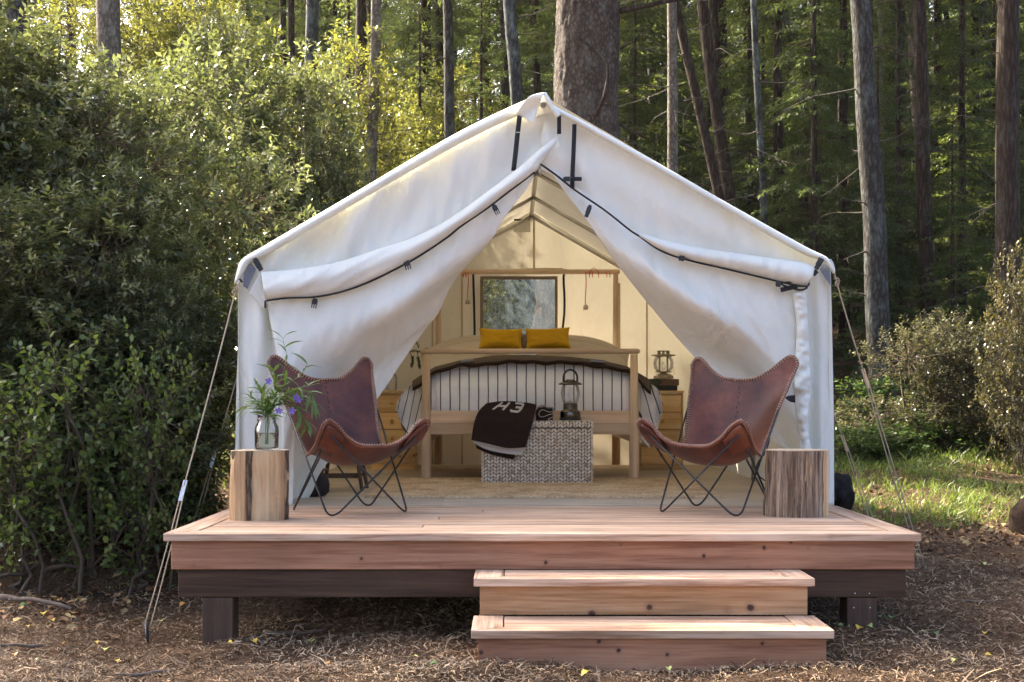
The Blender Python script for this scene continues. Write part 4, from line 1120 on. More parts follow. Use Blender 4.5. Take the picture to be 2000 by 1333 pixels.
def wool_throw():
    r=empty('wool_blanket',(BX,10.6,DT+.9),label='grey-brown wool blanket with a dark wavy border laid across the striped duvet',cat='blanket')
    off=Vector((BX,10.6,DT+.9)); ma=heather('grey_brown_wool',(.075,.058,.045),(.16,.13,.10)); mb_=heather('dark_brown_wool',(.022,.013,.010),(.05,.03,.022))
    X=np.linspace(806,1271,130)
    def edge(x): return topy(x)+ (5+1.5*math.sin(x*.055)+1.0*math.sin(x*.13+1))*(1+1.6*smooth((845-x)/45)+2.0*smooth((x-1225)/45))
    rows=[];band=[]
    for x in X:
        t=topy(x)-3.2; e=edge(x); row=[]
        for k in range(5):
            y_=e+(t-e)*k/4; row.append(P(x,y_,10.055+.085*(k/4)**2+.0)-off)
        p=P(x,t,10.14); 
        for k in range(1,16):
            v=k/15; d=10.14+1.25*v; rise=.03*math.sin(math.pi*v)*math.exp(-((p.x-BX)/.7)**2)
            row.append(Vector((p.x-(p.x-BX)*.02*v,d,p.z+rise+.012+.012*nz(p.x*3,d*3,1)))-off)
        rows.append(row); band.append([P(x,e+q,10.048)-off for q in (2.5,-1,-4.5)])
    MB().grid(rows).build('cover',ma,r,True,solid=.01); MB().grid(band).build('border',mb_,r,True,solid=.014)
    blk=simple('grey_blue_stripe_wool',(.20,.22,.26),.95,scale=160)
    for (a,b_) in ((900,925),(1152,1182)):
        xs=np.linspace(a,b_,10); MB().grid([[P(x,topy(x)+q,10.05+(0 if q>-2 else .08))-off+Vector((0,-.006,.006)) for q in (-1,-6)] for x in xs]).build('stripe',blk,r,True,solid=.003)
wool_throw()

def cushion(w,h,t,n=25,pinch=.18,seed=0):
    mb=MB()
    for s in (1,-1):
        g=[]
        for i in range(n):
            v=-1+2*i/(n-1); row=[]
            for j in range(n):
                u=-1+2*j/(n-1)
                k=(1-u**4)*(1-v**4); x=u*(1-pinch*(1-v*v)*.55*abs(u)); z=v*(1-pinch*(1-u*u)*abs(v)); 
                row.append((x*w/2,s*t/2*max(0,k)**.55+.006*nz(u*3,v*3,seed),z*h/2))
            g.append(row if s<0 else row[::-1])
        mb.grid(g)
    return mb
must=heather('mustard_wool',(.55,.30,.010),(.78,.46,.03))
for (px,py,w,rot,lab) in ((978,663,.405,.02,'mustard yellow cushion, the left one of the pair on the bed'),(1070,662,.415,-.04,'mustard yellow cushion, the right one of the pair on the bed')):
    p=P(px,py,11.35); o=cushion(w,.215,.12,seed=px).build('yellow_cushion',must,smooth_=True,label=lab,cat='cushion',group='mustard cushions',bevel=0); o.location=p; o.rotation_euler=(R(-20),rot,0)
def pillows():
    pm=heather('cream_ticking',(.60,.52,.40),(.72,.65,.53),(.36,.26,.16))
    for (cx,lab,s) in ((-.40,'cream pillow with brown stripes behind the left cushion',-1),(.64,'cream pillow with brown stripes behind the right cushion',1)):
        mb=cushion(.90,.40,.22,seed=s,pinch=.10); me=mb.mesh('striped_pillow',pm,True)
        for v in me.vertices:   # slump towards the outer end
            v.co.z-=.21*max(0,(v.co.x*s+.12)/.57)**2.1
        zz=[v.co.z+.21*max(0,(v.co.x*s+.12)/.57)**2.1 for v in me.vertices]
        set_uv(me,lambda i:(0,zz[i]*52 if zz[i]>.075 else 0))
        o=link('striped_pillow',me,label=lab,cat='pillow',group='striped pillows'); o.location=(cx,11.66,DT+1.075); o.rotation_euler=(R(-28),0,0)
    o=cushion(.10,.2,.06).build('patterned_cushion',heather('dark_stripe',(.08,.05,.04),(.5,.45,.4)),smooth_=True,label='small dark striped cushion showing between the two yellow ones',cat='cushion'); o.location=P(1024,670,11.46)
pillows()

# ------------------------------------------------------------ pine nightstands
def nightstand(px,lab):
    r=empty('nightstand',(P(px,800,11.5).x,11.5,DT+.003),label=lab,cat='nightstand',group='pine nightstands')
    w=.205; d=.36; H=.725
    for s in (-1,1): MB().box(s*w-(.018 if s>0 else 0),s*w+(.018 if s<0 else 0),.004,d,0,H-.022).build('side_panel',M['pine'],r,bevel=.002)
    MB().box(-w-.008,w+.008,-.012,d,H-.02,H).build('top',M['pine'],r,bevel=.004)
    MB().box(-w+.019,w-.019,.02,d,0.01,H-.025).build('carcase',M['pine'],r)
    z=.055
    for k in range(4):
        h=.155; dr=MB().box(-w+.021,w-.021,-.002,.018,z,z+h-.006).build('drawer',M['pine'],r,bevel=.003)
        kn=MB().lathe([(0,.03),(.012,.028),(.017,.02),(.014,.012),(.008,.008),(.008,0)],n=14).build('knob',simple('pine_knob',(.50,.28,.11),.5) if k==0 else bpy.data.materials['pine_knob'],dr,True); kn.location=(0,-.002,z+h/2); kn.rotation_euler=(R(90),0,0)
        z+=h+.004
    MB().box(-w+.02,w-.02,.003,.018,0.002,.05).build('plinth',M['pine'],r)
nightstand(766,'pine nightstand of four drawers left of the bed, behind the left chair'); nightstand(1291,'pine nightstand of four drawers right of the bed, under the beige lantern')

# books, lanterns, pine sprig
NZ=DT+.003+.725; NX=P(1296,740,11.55).x
o=MB().box(-.125,.125,-.09,.09,0,.045).build('book',simple('black_book',(.012,.012,.012),.5,scale=20),bevel=.003,label='thin black book lying under the green one on the right nightstand',cat='book'); o.location=(NX,11.62,NZ+.001)
def green_book():
    r=empty('book',(NX,11.62,NZ+.047),label='thicker book with dark green spine and brown cover under the beige lantern',cat='book')
    MB().box(-.135,-.04,-.092,.09,0,.062).build('cover',simple('dark_green_cover',(.015,.035,.02),.6,scale=20),r,bevel=.003)
    MB().box(-.0395,.14,-.091,.09,0,.06).build('spine',simple('brown_cover',(.15,.09,.05),.6,scale=20),r,bevel=.003)
    MB().lathe([(0,0),(.014,0),(.014,.002),(0,.002)],n=16).build('emblem',M['web'],r,loc=(-.035,-.093,.031)).rotation_euler=(R(90),0,0)
green_book()
M['beige_metal']=simple('beige_metal',(.42,.35,.24),.45,.2,scale=20)
M['chrome']=simple('dark_chrome',(.13,.115,.10),.12,1.0,scale=5,var=.05)
def arc(cx,cz,rx,rz,a0,a1,n=20,y=0): return [(cx+rx*math.cos(t),y,cz+rz*math.sin(t)) for t in np.linspace(a0,a1,n)]
def lantern_beige():
    r=empty('lantern',(NX+.005,11.6,NZ+.11),label='beige metal lantern with glass globe on the books',cat='lantern')
    k=.0047
    MB().lathe([(0,0),(.092,0),(.092,.028),(.06,.042),(.035,.048),(.035,.056),(.075,.06),(.078,.070),(0,.072)],n=28).build('base',M['beige_metal'],r,True)
    MB().lathe([(.07,.072),(.088,.10),(.094,.14),(.088,.18),(.07,.205)],n=28).build('glass_globe',M['glass'],r,True)
    MB().lathe([(0,.207),(.075,.205),(.112,.214),(.112,.222),(.05,.228),(0,.23)],n=28).build('hood',M['beige_metal'],r,True)
    for i in range(8):
        a=i*math.pi/4; MB().box(-.006,.006,-.003,.003,.228,.255).build('vent_post',M['beige_metal'],r,loc=(.05*math.cos(a),.05*math.sin(a),0))
    MB().lathe([(0,.262),(.058,.26),(.06,.254),(0,.253)],n=20).build('vent_cap',M['beige_metal'],r,True)
    for s in (-1,1): MB().box(s*.036-.008,s*.036+.008,-.004,.004,.07,.206).build('upright',M['beige_metal'],r)
    MB().tube([(.04,-.06,.20),(.085,-.075,.10),(.09,-.075,.03)],.0025,6).build('bail',M['beige_metal'],r,True)
    MB().lathe([(0,.08),(.012,.085),(.02,.12),(.012,.15),(0,.155)],n=14).build('bulb',M['glass'],r,True)
lantern_beige()
def sprig():
    r=empty('glass_vase',(P(765,745,11.6).x,11.6,NZ),label='clear glass vase with a spruce sprig on the left nightstand',cat='vase')
    MB().lathe([(0,.003),(.04,.003),(.05,.01),(.05,.13),(.04,.15),(.02,.16),(.02,.19)],n=20).build('glass',M['glass'],r,True)
    rg=np.random.default_rng(5); mb=MB(); B=[];D=[]
    base=Vector((P(765,745,11.6).x,11.6,NZ))
    curves=[[(765,735),(768,700),(785,690),(812,686),(833,690)],[(800,688),(806,700),(804,715)],[(815,687),(817,700),(819,718)],[(823,688),(832,683),(834,684)],[(765,735),(780,690),(806,672),(812,668),(818,678)],[(765,735),(757,745),(752,752)]]
    for c in curves:
        q=cr([tuple(P(a,b,11.6)) for a,b in c],16); mb.tube([Vector(p)-base for p in q],.003,5)
        for i in range(5,16):
            for _ in range(14):
                t=rg.random(); p=q[i-1]+(q[i]-q[i-1])*t; d=(q[i]-q[i-1]); d=d/np.linalg.norm(d); B.append(p-np.array(base)); D.append(d*.8+rg.normal(0,.6,3))
    mb.build('twig',M['twig'],r,True); n=len(B)
    V,Fq,t=leaf_quads(rg,np.array(B),np.array(D),np.full(n,.026),np.full(n,.0028))
    link('needles',np_mesh('needles',V,Fq,M['conifer'],t),r,kind='stuff')
sprig()

# ------------------------------------------------------------ pendant bulbs with red cord on the head rail
def pendant(px,ytop,ybot,lab,coils):
    d=11.965; p=P(px,ytop,d); r=empty('pendant_lamp',tuple(p),label=lab,cat='lamp',group='pendant lamps hanging from the head rail')
    red=simple('red_cord',(.60,.07,.025),.6) if 'red_cord' not in bpy.data.materials else bpy.data.materials['red_cord']
    pts=[p.copy()]; L=ybot-ytop; s=d/F
    ring=[]
    for t in np.linspace(0,1,40):
        q=p+Vector((.004*math.sin(t*5),0,-L*s*t)); 
        if .42<t<.72: q+=Vector((math.sin(t*150)*.006,math.cos(t*150)*.006,0))
        ring.append(q-p)
    MB().tube(ring,.0042,5).build('cord',red,r,True)
    for c in coils:
        cx=P(c,ytop,d).x-p.x
        MB().tube([(cx+.012*t,12.0-d+.031*math.cos(t*2*math.pi),-.02+.031*math.sin(t*2*math.pi)+.004) for t in np.linspace(0,1.2,16)],.004,5).build('cord_loop',red,r,True)
    zb=-L*s
    MB().lathe([(0,0),(.006,0),(.006,-.008),(.024,-.016),(.025,-.055),(.020,-.057),(0,-.05)],c=(0,0,zb),n=16).build('socket',simple('nickel_socket',(.5,.46,.40),.3,1.0) if 'nickel_socket' not in bpy.data.materials else bpy.data.materials['nickel_socket'],r,True)
    return r,p
pendant(914,532,583,'metal lamp socket on a red cord at the left end of the head rail',[903,908])
r_,p_=pendant(1144,532,594,'metal lamp socket on a red cord at the right of the head rail',[1150,1156,1168,1184,1190])
MB().tube([tuple(Vector(q)-p_) for q in cr([tuple(P(1152,536,11.96)),tuple(P(1156,526,11.96)),tuple(P(1162,524,11.96)),tuple(P(1169,534,11.96))],14)],.0028,5).build('cord_loop',bpy.data.materials['red_cord'],r_,True)

# ------------------------------------------------------------ woven chest
def chest():
    X0,X1=-.222,.605; Y0,Y1=9.48,9.93; Z0=DT+.004; H=.484
    cx,cy=(X0+X1)/2,(Y0+Y1)/2
    r=empty('woven_basket',(cx,cy,Z0),label='woven herringbone basket chest at the foot of the bed',cat='basket')
    straw=chip_mat('seagrass_strands',[(.40,.31,.21),(.64,.53,.40),(.80,.72,.59),(.90,.84,.74)],.8)
    dark=simple('basket_core',(.22,.16,.11),.9)
    w=(X1-X0)/2; d=(Y1-Y0)/2; zl=H-.055
    MB().box(-w+.008,w-.008,-d+.008,d-.008,0,zl-.003).build('body_core',dark,r); MB().box(-w+.005,w-.005,-d+.005,d-.005,zl+.002,H-.006).build('lid_core',dark,r)
    rg=np.random.default_rng(11)
    def weave(name,z0,z1,extra=0,top=False):
        mb=MB(); tint=[]
        rh=.026; cw=.0225
        def strand(c,t,n_):
            # plump spindle strand
            l=.0185; ww=.0105; b=t.cross(n_)
            vs=[c-t*l,c+b*ww*.8-t*l*.2+n_*.002,c+n_*.006,c-b*ww*.8+t*l*.2+n_*.002,c+t*l,c+b*ww*.7+t*l*.35,c-b*ww*.7-t*l*.35]
            mb.add(vs,[(0,5-4,2),(0,2,6),(6,2,3),(1,5,2),(5,4,2),(4,3,2)]); k=min(1,max(0,rg.normal(.55,.2))); tint.extend([k]*7)
        for (ax,n_,L,orig) in ((Vector((1,0,0)),Vector((0,-1,0)),2*w,Vector((-w,-d-extra,0))),(Vector((0,1,0)),Vector((-1,0,0)),2*d,Vector((-w-extra,-d,0))),(Vector((0,1,0)),Vector((1,0,0)),2*d,Vector((w+extra,-d,0)))):
            nc=int(L/cw); nr=max(1,round((z1-z0)/rh))
            for i in range(nc+1):
                for j in range(nr):
                    s=1 if i%2 else -1
                    c=orig+ax*(i*L/nc)+Vector((0,0,z0+(j+.5)*(z1-z0)/nr+rg.normal(0,.001)))
                    a=R(32)*s+rg.normal(0,.07); t=(Vector((0,0,1))*math.cos(a)+ax*math.sin(a))*1
                    strand(c+ax*rg.normal(0,.0008),t,n_)
        if top:
            nx=int(2*w/.02); nyy=int(2*d/.02)
            for i in range(nx+1):
                for j in range(nyy+1):
                    strand(Vector((-w+i*.02,-d+j*.02,z1)),Vector((math.sin(.9),math.cos(.9)*(1 if i%2 else -1),0)),Vector((0,0,1)))
        me=mb.mesh(name,straw,True); at=me.attributes.new('tint','FLOAT','POINT'); at.data.foreach_set('value',tint)
        return link(name,me,r,kind='stuff')
    weave('woven_body',.002,zl-.006); weave('woven_lid',zl+.004,H-.006,.004,True)
chest()

def h3_blanket():
    r=empty('folded_blanket',(-.15,9.45,DT+.5),label='folded dark brown wool blanket lettered H3 hanging over the basket corner',cat='blanket')
    off=Vector((-.15,9.45,DT+.5)); br=heather('chocolate_wool',(.020,.012,.010),(.042,.026,.022)); cr_=heather('cream_wool',(.50,.46,.40),(.66,.61,.54))
    g=coons([(950,789),(978,785),(1012,786),(1048,792)],[(921,860),(950,866),(990,875),(1026,874)],[(950,789),(934,806),(925,830),(921,860)],[(1048,792),(1044,812),(1036,842),(1026,874)],40,36)
    def dep(u,v): return 9.50-.075*smooth(v*2.2)-.012*math.sin(math.pi*u)*v+.008*nz(u*3,v*3,2)
    S_=lambda u,v:P(*[float(np.interp(u*39,range(40),[g[int(round(v*35)),j,k] for j in range(40)])) for k in (0,1)],dep(u,v))
    rows=[]
    for i in range(10,0,-1):   # over the top and back
        t=i/10; rows.append([P(g[0,j,0],g[0,j,1],9.50)+Vector((0,.33*t,-.035*t*t+.010*nz(j*.1,t*3,1)))-off for j in range(40)])
    for i in range(36): rows.append([P(g[i,j,0],g[i,j,1],dep(j/39,i/35))-off for j in range(40)])
    MB().grid(rows).build('upper_layer',br,r,True,solid=.010)
    # the lower layers: cream underside band and a second dark fold
    def lay(top,bot,d,mat,nm):
        gg=coons(top,bot,[top[0],bot[0]],[top[-1],bot[-1]],24,8)
        MB().grid([[P(gg[i,j,0],gg[i,j,1],d+.01*math.sin(i/7*3))-off for j in range(24)] for i in range(8)]).build(nm,mat,r,True,solid=.008)
    lay([(922,858),(950,864),(990,873),(1026,872)],[(926,866),(950,878),(985,886),(1020,890)],9.432,cr_,'cream_underside')
    lay([(924,862),(950,872),(985,880),(1008,884)],[(932,876),(955,886),(980,893),(1004,897)],9.455,br,'lower_layer')
    # blanket stitch along the hem
    mb=MB()
    for t in np.linspace(0,1,60):
        q=np.array([np.interp(t,[0,.3,.65,1],[923,950,988,1024]),np.interp(t,[0,.3,.65,1],[860,868,877,876])]); mb.obox(P(q[0],q[1]+1.5,9.418)-off,(.0012,0,0),(0,.002,0),(0,0,.006))
    mb.build('hem_stitching',cr_,r,kind='stuff')
    # letters sewn on near the crest
    def G(u,v):
        i=v*35; j=u*39; i0=int(min(34,i)); j0=int(min(38,j)); a=i-i0; b=j-j0
        q=(g[i0,j0]*(1-a)+g[i0+1,j0]*a)*(1-b)+(g[i0,j0+1]*(1-a)+g[i0+1,j0+1]*a)*b
        return P(q[0],q[1],dep(u,v)-.009)-off
    def stroke(a,b,wd):
        n=6; a=Vector(a+(0,)); b=Vector(b+(0,)); t=(b-a).normalized(); s=Vector((-t.y,t.x,0))*wd
        s=Vector((s.x,s.y*1.15,0))
        return [[G(max(.0,(a.lerp(b,k/n)+s).x),max(0.0,(a.lerp(b,k/n)+s).y)),G(max(0,(a.lerp(b,k/n)-s).x),max(0.0,(a.lerp(b,k/n)-s).y))] for k in range(n+1)]
    H=MB()
    for a,b in (((.33,.02),(.235,.215)),((.47,.02),(.415,.215)),((.30,.118),(.44,.118))): H.grid(stroke(a,b,.021))
    H.build('letter_h',cr_,r,True,solid=.003)
    T=MB()
    for a,b in (((.585,.025),(.745,.025)),((.745,.025),(.735,.105)),((.62,.118),(.735,.112)),((.735,.118),(.70,.205)),((.56,.218),(.70,.215)),((.56,.218),(.565,.185))): T.grid(stroke(a,b,.020))
    T.build('letter_three',cr_,r,True,solid=.003)
    # rolled folds at the right end
    prof=[(1046,823),(1045,806),(1050,797),(1060,793),(1070,797),(1079,797),(1080,803),(1072,805),(1061,801),(1054,804),(1053,812),(1060,815),(1070,811),(1079,809),(1080,815),(1070,819),(1078,822)]
    q=cr(prof,60)
    MB().grid([[P(a,b,9.50+.3*t)-off for t in (0,.5,1)] for a,b in q]).build('rolled_folds',br,r,True,solid=.012)
    pb=[(1046,798),(1060,795),(1079,798),(1080,822),(1046,823)]; va=[P(a,b,9.506)-off for a,b in pb]+[P(a,b,9.85)-off for a,b in pb]; MB().add(va,[(0,1,2,3,4)]+[(i,(i+1)%5,5+(i+1)%5,5+i) for i in range(5)]).build('inner_fold',br,r)
    MB().tube([P(a,b,9.497)-off for a,b in q],.0022,5).build('cream_edge',cr_,r,True)
    qr=cr([(1048,792),(1044,812),(1036,842),(1026,874)],30); MB().tube([P(a,b,9.50-.075*smooth(i/29*2.2))-off for i,(a,b) in enumerate(qr)],.0028,5).build('cream_edge',heather('grey_edge',(.25,.22,.2),(.4,.36,.33)),r,True)
h3_blanket()

def lantern_chrome():
    p=P(1114,820,9.62); r=empty('camping_lantern',(p.x,9.62,DT+.004+.484),label='dark chrome camping lantern with black handle standing on the woven basket',cat='lantern')
    MB().lathe([(0,0),(.085,0),(.085,.012),(.078,.020)],n=32).build('foot',M['plastic'],r,True)
    MB().lathe([(.076,.020),(.078,.026),(.078,.062),(.074,.070),(.058,.080),(.056,.084),(.056,.125),(.052,.130),(0,.130)],n=32).build('body',M['chrome'],r,True)
    MB().lathe([(.054,.130),(.060,.145),(.072,.185),(.074,.21),(.068,.25),(.058,.272)],n=32).build('glass_globe',M['glass'],r,True)
    MB().lathe([(0,.268),(.06,.270),(.092,.272),(.093,.278),(.07,.292),(.036,.302),(.034,.312),(0,.314)],n=32).build('hood',M['chrome'],r,True)
    MB().tube([(-.052,0,.296)]+arc(0,.325,.053,.062,math.pi,0)+[(.052,0,.296)],.008,8).build('handle',M['plastic'],r,True)
    MB().lathe([(0,.13),(.035,.13),(.028,.142),(.014,.148),(.0,.15)],n=20).build('reflector',M['alu'],r,True)
    MB().lathe([(0,.148),(.012,.15),(.014,.17),(.022,.19),(.023,.205),(.014,.222),(.012,.25),(0,.255)],n=16).build('bulb',simple('frosted_bulb',(.8,.82,.85),.3,scale=3,var=.02),r,True)
    MB().lathe([(0,0),(.011,0),(.011,.003),(0,.004)],n=16).build('switch',M['plastic'],r,True,loc=(-.045,-.063,.044)).rotation_euler=(R(90),0,R(-35))
lantern_chrome()

# ------------------------------------------------------------ jute rug
def rug():
    r=empty('jute_rug',(.2,9.15,DT+.004),label='braided tan jute rug lying on the floor between the chairs',cat='rug')
    m,N,L,b=nodes('jute'); v=objvec(N,L)
    vo=N.new('ShaderNodeTexVoronoi'); vo.inputs['Scale'].default_value=1; vv=objvec(N,L,(52,70,52)); L.new(vv,vo.inputs['Vector'])
    a=noise_tex(N,L,3,4,.7,v); rr=ramp(N,[(.40,.27,.15),(.62,.45,.27),(.74,.58,.38)],[.3,.5,.7]); L.new(a.outputs[0],rr.inputs[0])
    cc=ramp(N,[(1.15,1.12,1.08),(.75,.72,.68)],[.1,.8]); L.new(vo.outputs['Distance'],cc.inputs[0])
    L.new(mixc(N,L,1,rr.outputs[0],cc.outputs[0],'MULTIPLY'),b.inputs['Base Color']); b.inputs['Roughness'].default_value=.95
    inv=N.new('ShaderNodeMath'); inv.operation='SUBTRACT'; inv.inputs[0].default_value=1; L.new(vo.outputs['Distance'],inv.inputs[1])
    L.new(bump(N,L,inv.outputs[0],1,.006),b.inputs['Normal'])
    # braided rows as real ridges across the width
    x0,x1,y0,y1=-1.16,1.18,-.97,.95; ny=int((y1-y0)/.022); mb=MB()
    ys=[];
    for i in range(ny*4+1): ys.append(y0+(y1-y0)*i/(ny*4))
    g=[]
    for i,y in enumerate(ys):
        g.append([(x+.006*math.sin(y*60),y,.011+.0055*abs(math.sin(math.pi*i/4))+.0015*math.sin(x*150+i)) for x in np.linspace(x0,x1,60)])
    mb.grid(g); mb.build('braid',m,r,True)
    MB().prism([(x0,y0),(x1,y0),(x1,y1),(x0,y1)],0.0005,.012).build('edge',m,r)
rug()

# low brown stool and round black bag behind the left chair, black cable at the right
def stool():
    r=empty('wooden_stool',(P(668,960,8.9).x,8.95,DT+.004),label='small dark brown wooden stool behind the left butterfly chair',cat='stool')
    w=.15
    MB().lathe([(0,.34),(.17,.34),(.175,.355),(.17,.37),(0,.372)],n=28).build('seat',M['post_wood'],r,True)
    for (sx,sy) in ((-1,-1),(1,-1),(1,1),(-1,1)):
        MB().tube([(sx*.155,sy*.155,0),(sx*.10,sy*.10,.34)],[.014,.018],6).build('leg',M['post_wood'],r)
    for s in (-1,1): MB().tube([(-.14,s*.14,.10),(.14,s*.14,.10)],.010,6).build('stretcher',M['post_wood'],r); MB().tube([(s*.13,-.13,.14),(s*.13,.13,.14)],.010,6).build('stretcher',M['post_wood'],r)
stool()
def bag():
    p=P(620,950,8.35); r=[]
    mb=MB(); n=20
    prof=[(0,-.0),(.05,.002),(.078,.03),(.085,.08),(.07,.13),(.04,.16),(0,.165)]
    mb.lathe(prof,n=n); me=mb.mesh('black_bag',simple('black_cloth',(.018,.012,.012),.8,scale=30,bmp=.4),True)
    for v in me.vertices: v.co+=Vector((1,1,1))*.008*nz(v.co.x*9,v.co.y*9,v.co.z*9)
    o=link('black_bag',me,label='round dark cloth bag on the floor beside the left door flap',cat='bag'); o.location=(p.x,8.35,DT+.004)
bag()
q=cr([(1503,830),(1502,860),(1494,885),(1480,905),(1478,925),(1500,942),(1520,943),(1560,943)],50)
mb=MB(); pts=[]
for a,b in q:
    d=8.6; p=P(a,b,d); p.z=max(p.z,DT+.008); pts.append(p)
mb.tube(pts,.005,6).build('black_cable',M['plastic'],smooth_=True,label='black cable hanging inside the right door flap onto the floor',cat='cable')
# ------------------------------------------------------------ trees
def trunk_mesh(name,h,r0,r1,lean,mat,n=20,rings=34,seed=0,flare=.35,disp=.06,curve=.0):
    vs=[];fs=[]
    for i in range(rings):
        t=i/(rings-1); z=-.5+(h+.5)*t**1.15
        r=r0+(r1-r0)*max(0,z)/h; r*=1+flare*math.exp(-max(0,z)/.45)
        cx=lean[0]*z/h+curve*math.sin(z*.45+seed)+.03*r0*nz(z*.5,seed,0)*8; cy=lean[1]*z/h
        for k in range(n):
            a=2*math.pi*k/n; rr=r*(1+disp*nz(math.cos(a)*2.2,math.sin(a)*2.2+seed,z*1.2)+disp*.8*nz(math.cos(a)*7,math.sin(a)*7+seed,z*2.4))
            vs.append((cx+rr*math.cos(a),cy+rr*math.sin(a),z))
    fs=[(i*n+k,i*n+(k+1)%n,(i+1)*n+(k+1)%n,(i+1)*n+k) for i in range(rings-1) for k in range(n)]
    mb=MB(); mb.add(vs,fs); return mb.mesh(name,mat,True)

def conifer_foliage(name,seed,H,z0,R0,nb,mat,step=.075,kl=(.09,.15),kw=.017,droop=.28,taper=1.2):
    g=np.random.default_rng(seed); B=[];D=[];T=[];SA=[];SB=[];ra=[];
    for i in range(nb):
        z=z0+(H-z0)*(i+g.random())/nb; az=g.random()*2*math.pi
        f=(z-z0)/(H-z0); L=R0*(1-f**taper*.9)*g.uniform(.55,1.1)*(0.75+.25*math.sin(i*1.7)**2)
        ss=np.linspace(0,1,9); rad=np.array([math.cos(az),math.sin(az),0]); up=np.array([0,0,1.])
        bend=g.uniform(.6,1.3)*droop; rise=g.uniform(.0,.22)
        pts=[rad*L*s+up*(z+L*(rise*s-bend*s*s)) for s in ss]
        pts=np.array(pts); SA.append(pts[:-1]); SB.append(pts[1:]); ra.append(np.linspace(.016,.004,8))
        tn=g.normal(.45,.12)
        m=int(L*.82/step)
        for k in range(m):
            s=.2+.8*k/m; p=np.array([np.interp(s,ss,pts[:,c]) for c in range(3)])
            ax=unit((pts[min(8,int(s*8)+1)]-pts[min(7,int(s*8))])[None])[0] if int(s*8)<8 else unit((pts[8]-pts[7])[None])[0]
            lat=np.cross(ax,up); lat/=np.linalg.norm(lat)
            for sd_ in (-1,1):
                l2=(.10+.36*L*(1-s)*.8)*g.uniform(.6,1.15); d2=ax*.7+lat*sd_*g.uniform(.7,1)+up*g.uniform(-.35,.05); d2/=np.linalg.norm(d2)
                nk=max(2,int(l2/.05)); q=np.linspace(.1,1,nk)[:,None]
                pp=p+d2*l2*q-up*.12*l2*q*q
                B.append(pp); dd=d2+lat*0+g.normal(0,.45,(nk,3)); D.append(dd)
                T.append(np.clip(tn+.25*q[:,0]*s-.1+g.normal(0,.1,nk)+.1*(f),0,1))
                if l2>.3: SA.append(p[None]); SB.append((p+d2*l2*.8-up*.08*l2)[None]); ra.append(np.array([.004]))
    B=np.concatenate(B);D=np.concatenate(D);T=np.concatenate(T);n=len(B)
    V,Fq,t=leaf_quads(g,B,D,g.uniform(*kl,n),kw*g.uniform(.7,1.3,n),.25,T)
    me=np_mesh(name,V,Fq,mat,t)
    A=np.concatenate(SA);Bb=np.concatenate(SB);r=np.concatenate(ra)
    V2,F2=stick_mesh(A,Bb,r,r*.7,3); me2=np_mesh(name+'_branches',V2,F2,M['twig'])
    return me,me2

CON=[conifer_foliage('needles_a',21,12,.9,2.3,150,M['conifer']),conifer_foliage('needles_b',22,10,.6,2.0,130,M['conifer_lit']),
     conifer_foliage('needles_c',23,14,2.2,2.6,150,M['conifer'])]
CROWN=[conifer_foliage('crown_a',31,11,0,2.5,120,M['conifer'],.10,(.12,.2),.022,taper=2),conifer_foliage('crown_b',32,11,0,2.1,95,M['conifer_lit'],.10,(.12,.2),.022,taper=2)]
CTR=[trunk_mesh('young_trunk',h,.11,.02,(0,0),M['bark_brown'],10,16,i,.3) for i,h in enumerate((12,10,14))]

def dead_limbs(name,seed,z0,z1,nb,L0,mat):
    g=np.random.default_rng(seed); A=[];Bq=[];ra=[];rb=[]
    for i in range(nb):
        z=g.uniform(z0,z1); az=g.random()*6.28; L=L0*g.uniform(.3,1.1); p=np.array([0,0,z]); d=np.array([math.cos(az),math.sin(az),g.uniform(-.35,.35)])
        r=.012*g.uniform(.6,1.4)
        for k in range(6):
            q=p+d*L/6; A.append(p);Bq.append(q);ra.append(r);rb.append(r*.8); 
            if k>1 and g.random()<.8:
                e=q+(d+g.normal(0,.7,3))*L*.22; A.append(q);Bq.append(e);ra.append(r*.5);rb.append(r*.2)
            p=q; r*=.8; d=d+g.normal(0,.16,3)
    V,Fq=stick_mesh(np.array(A),np.array(Bq),np.array(ra),np.array(rb),4); return np_mesh(name,V,Fq,mat)
DEAD=[dead_limbs('dead_limbs_%d'%i,40+i,1.5,8,22,.95,M['deadtwig']) for i in range(3)]

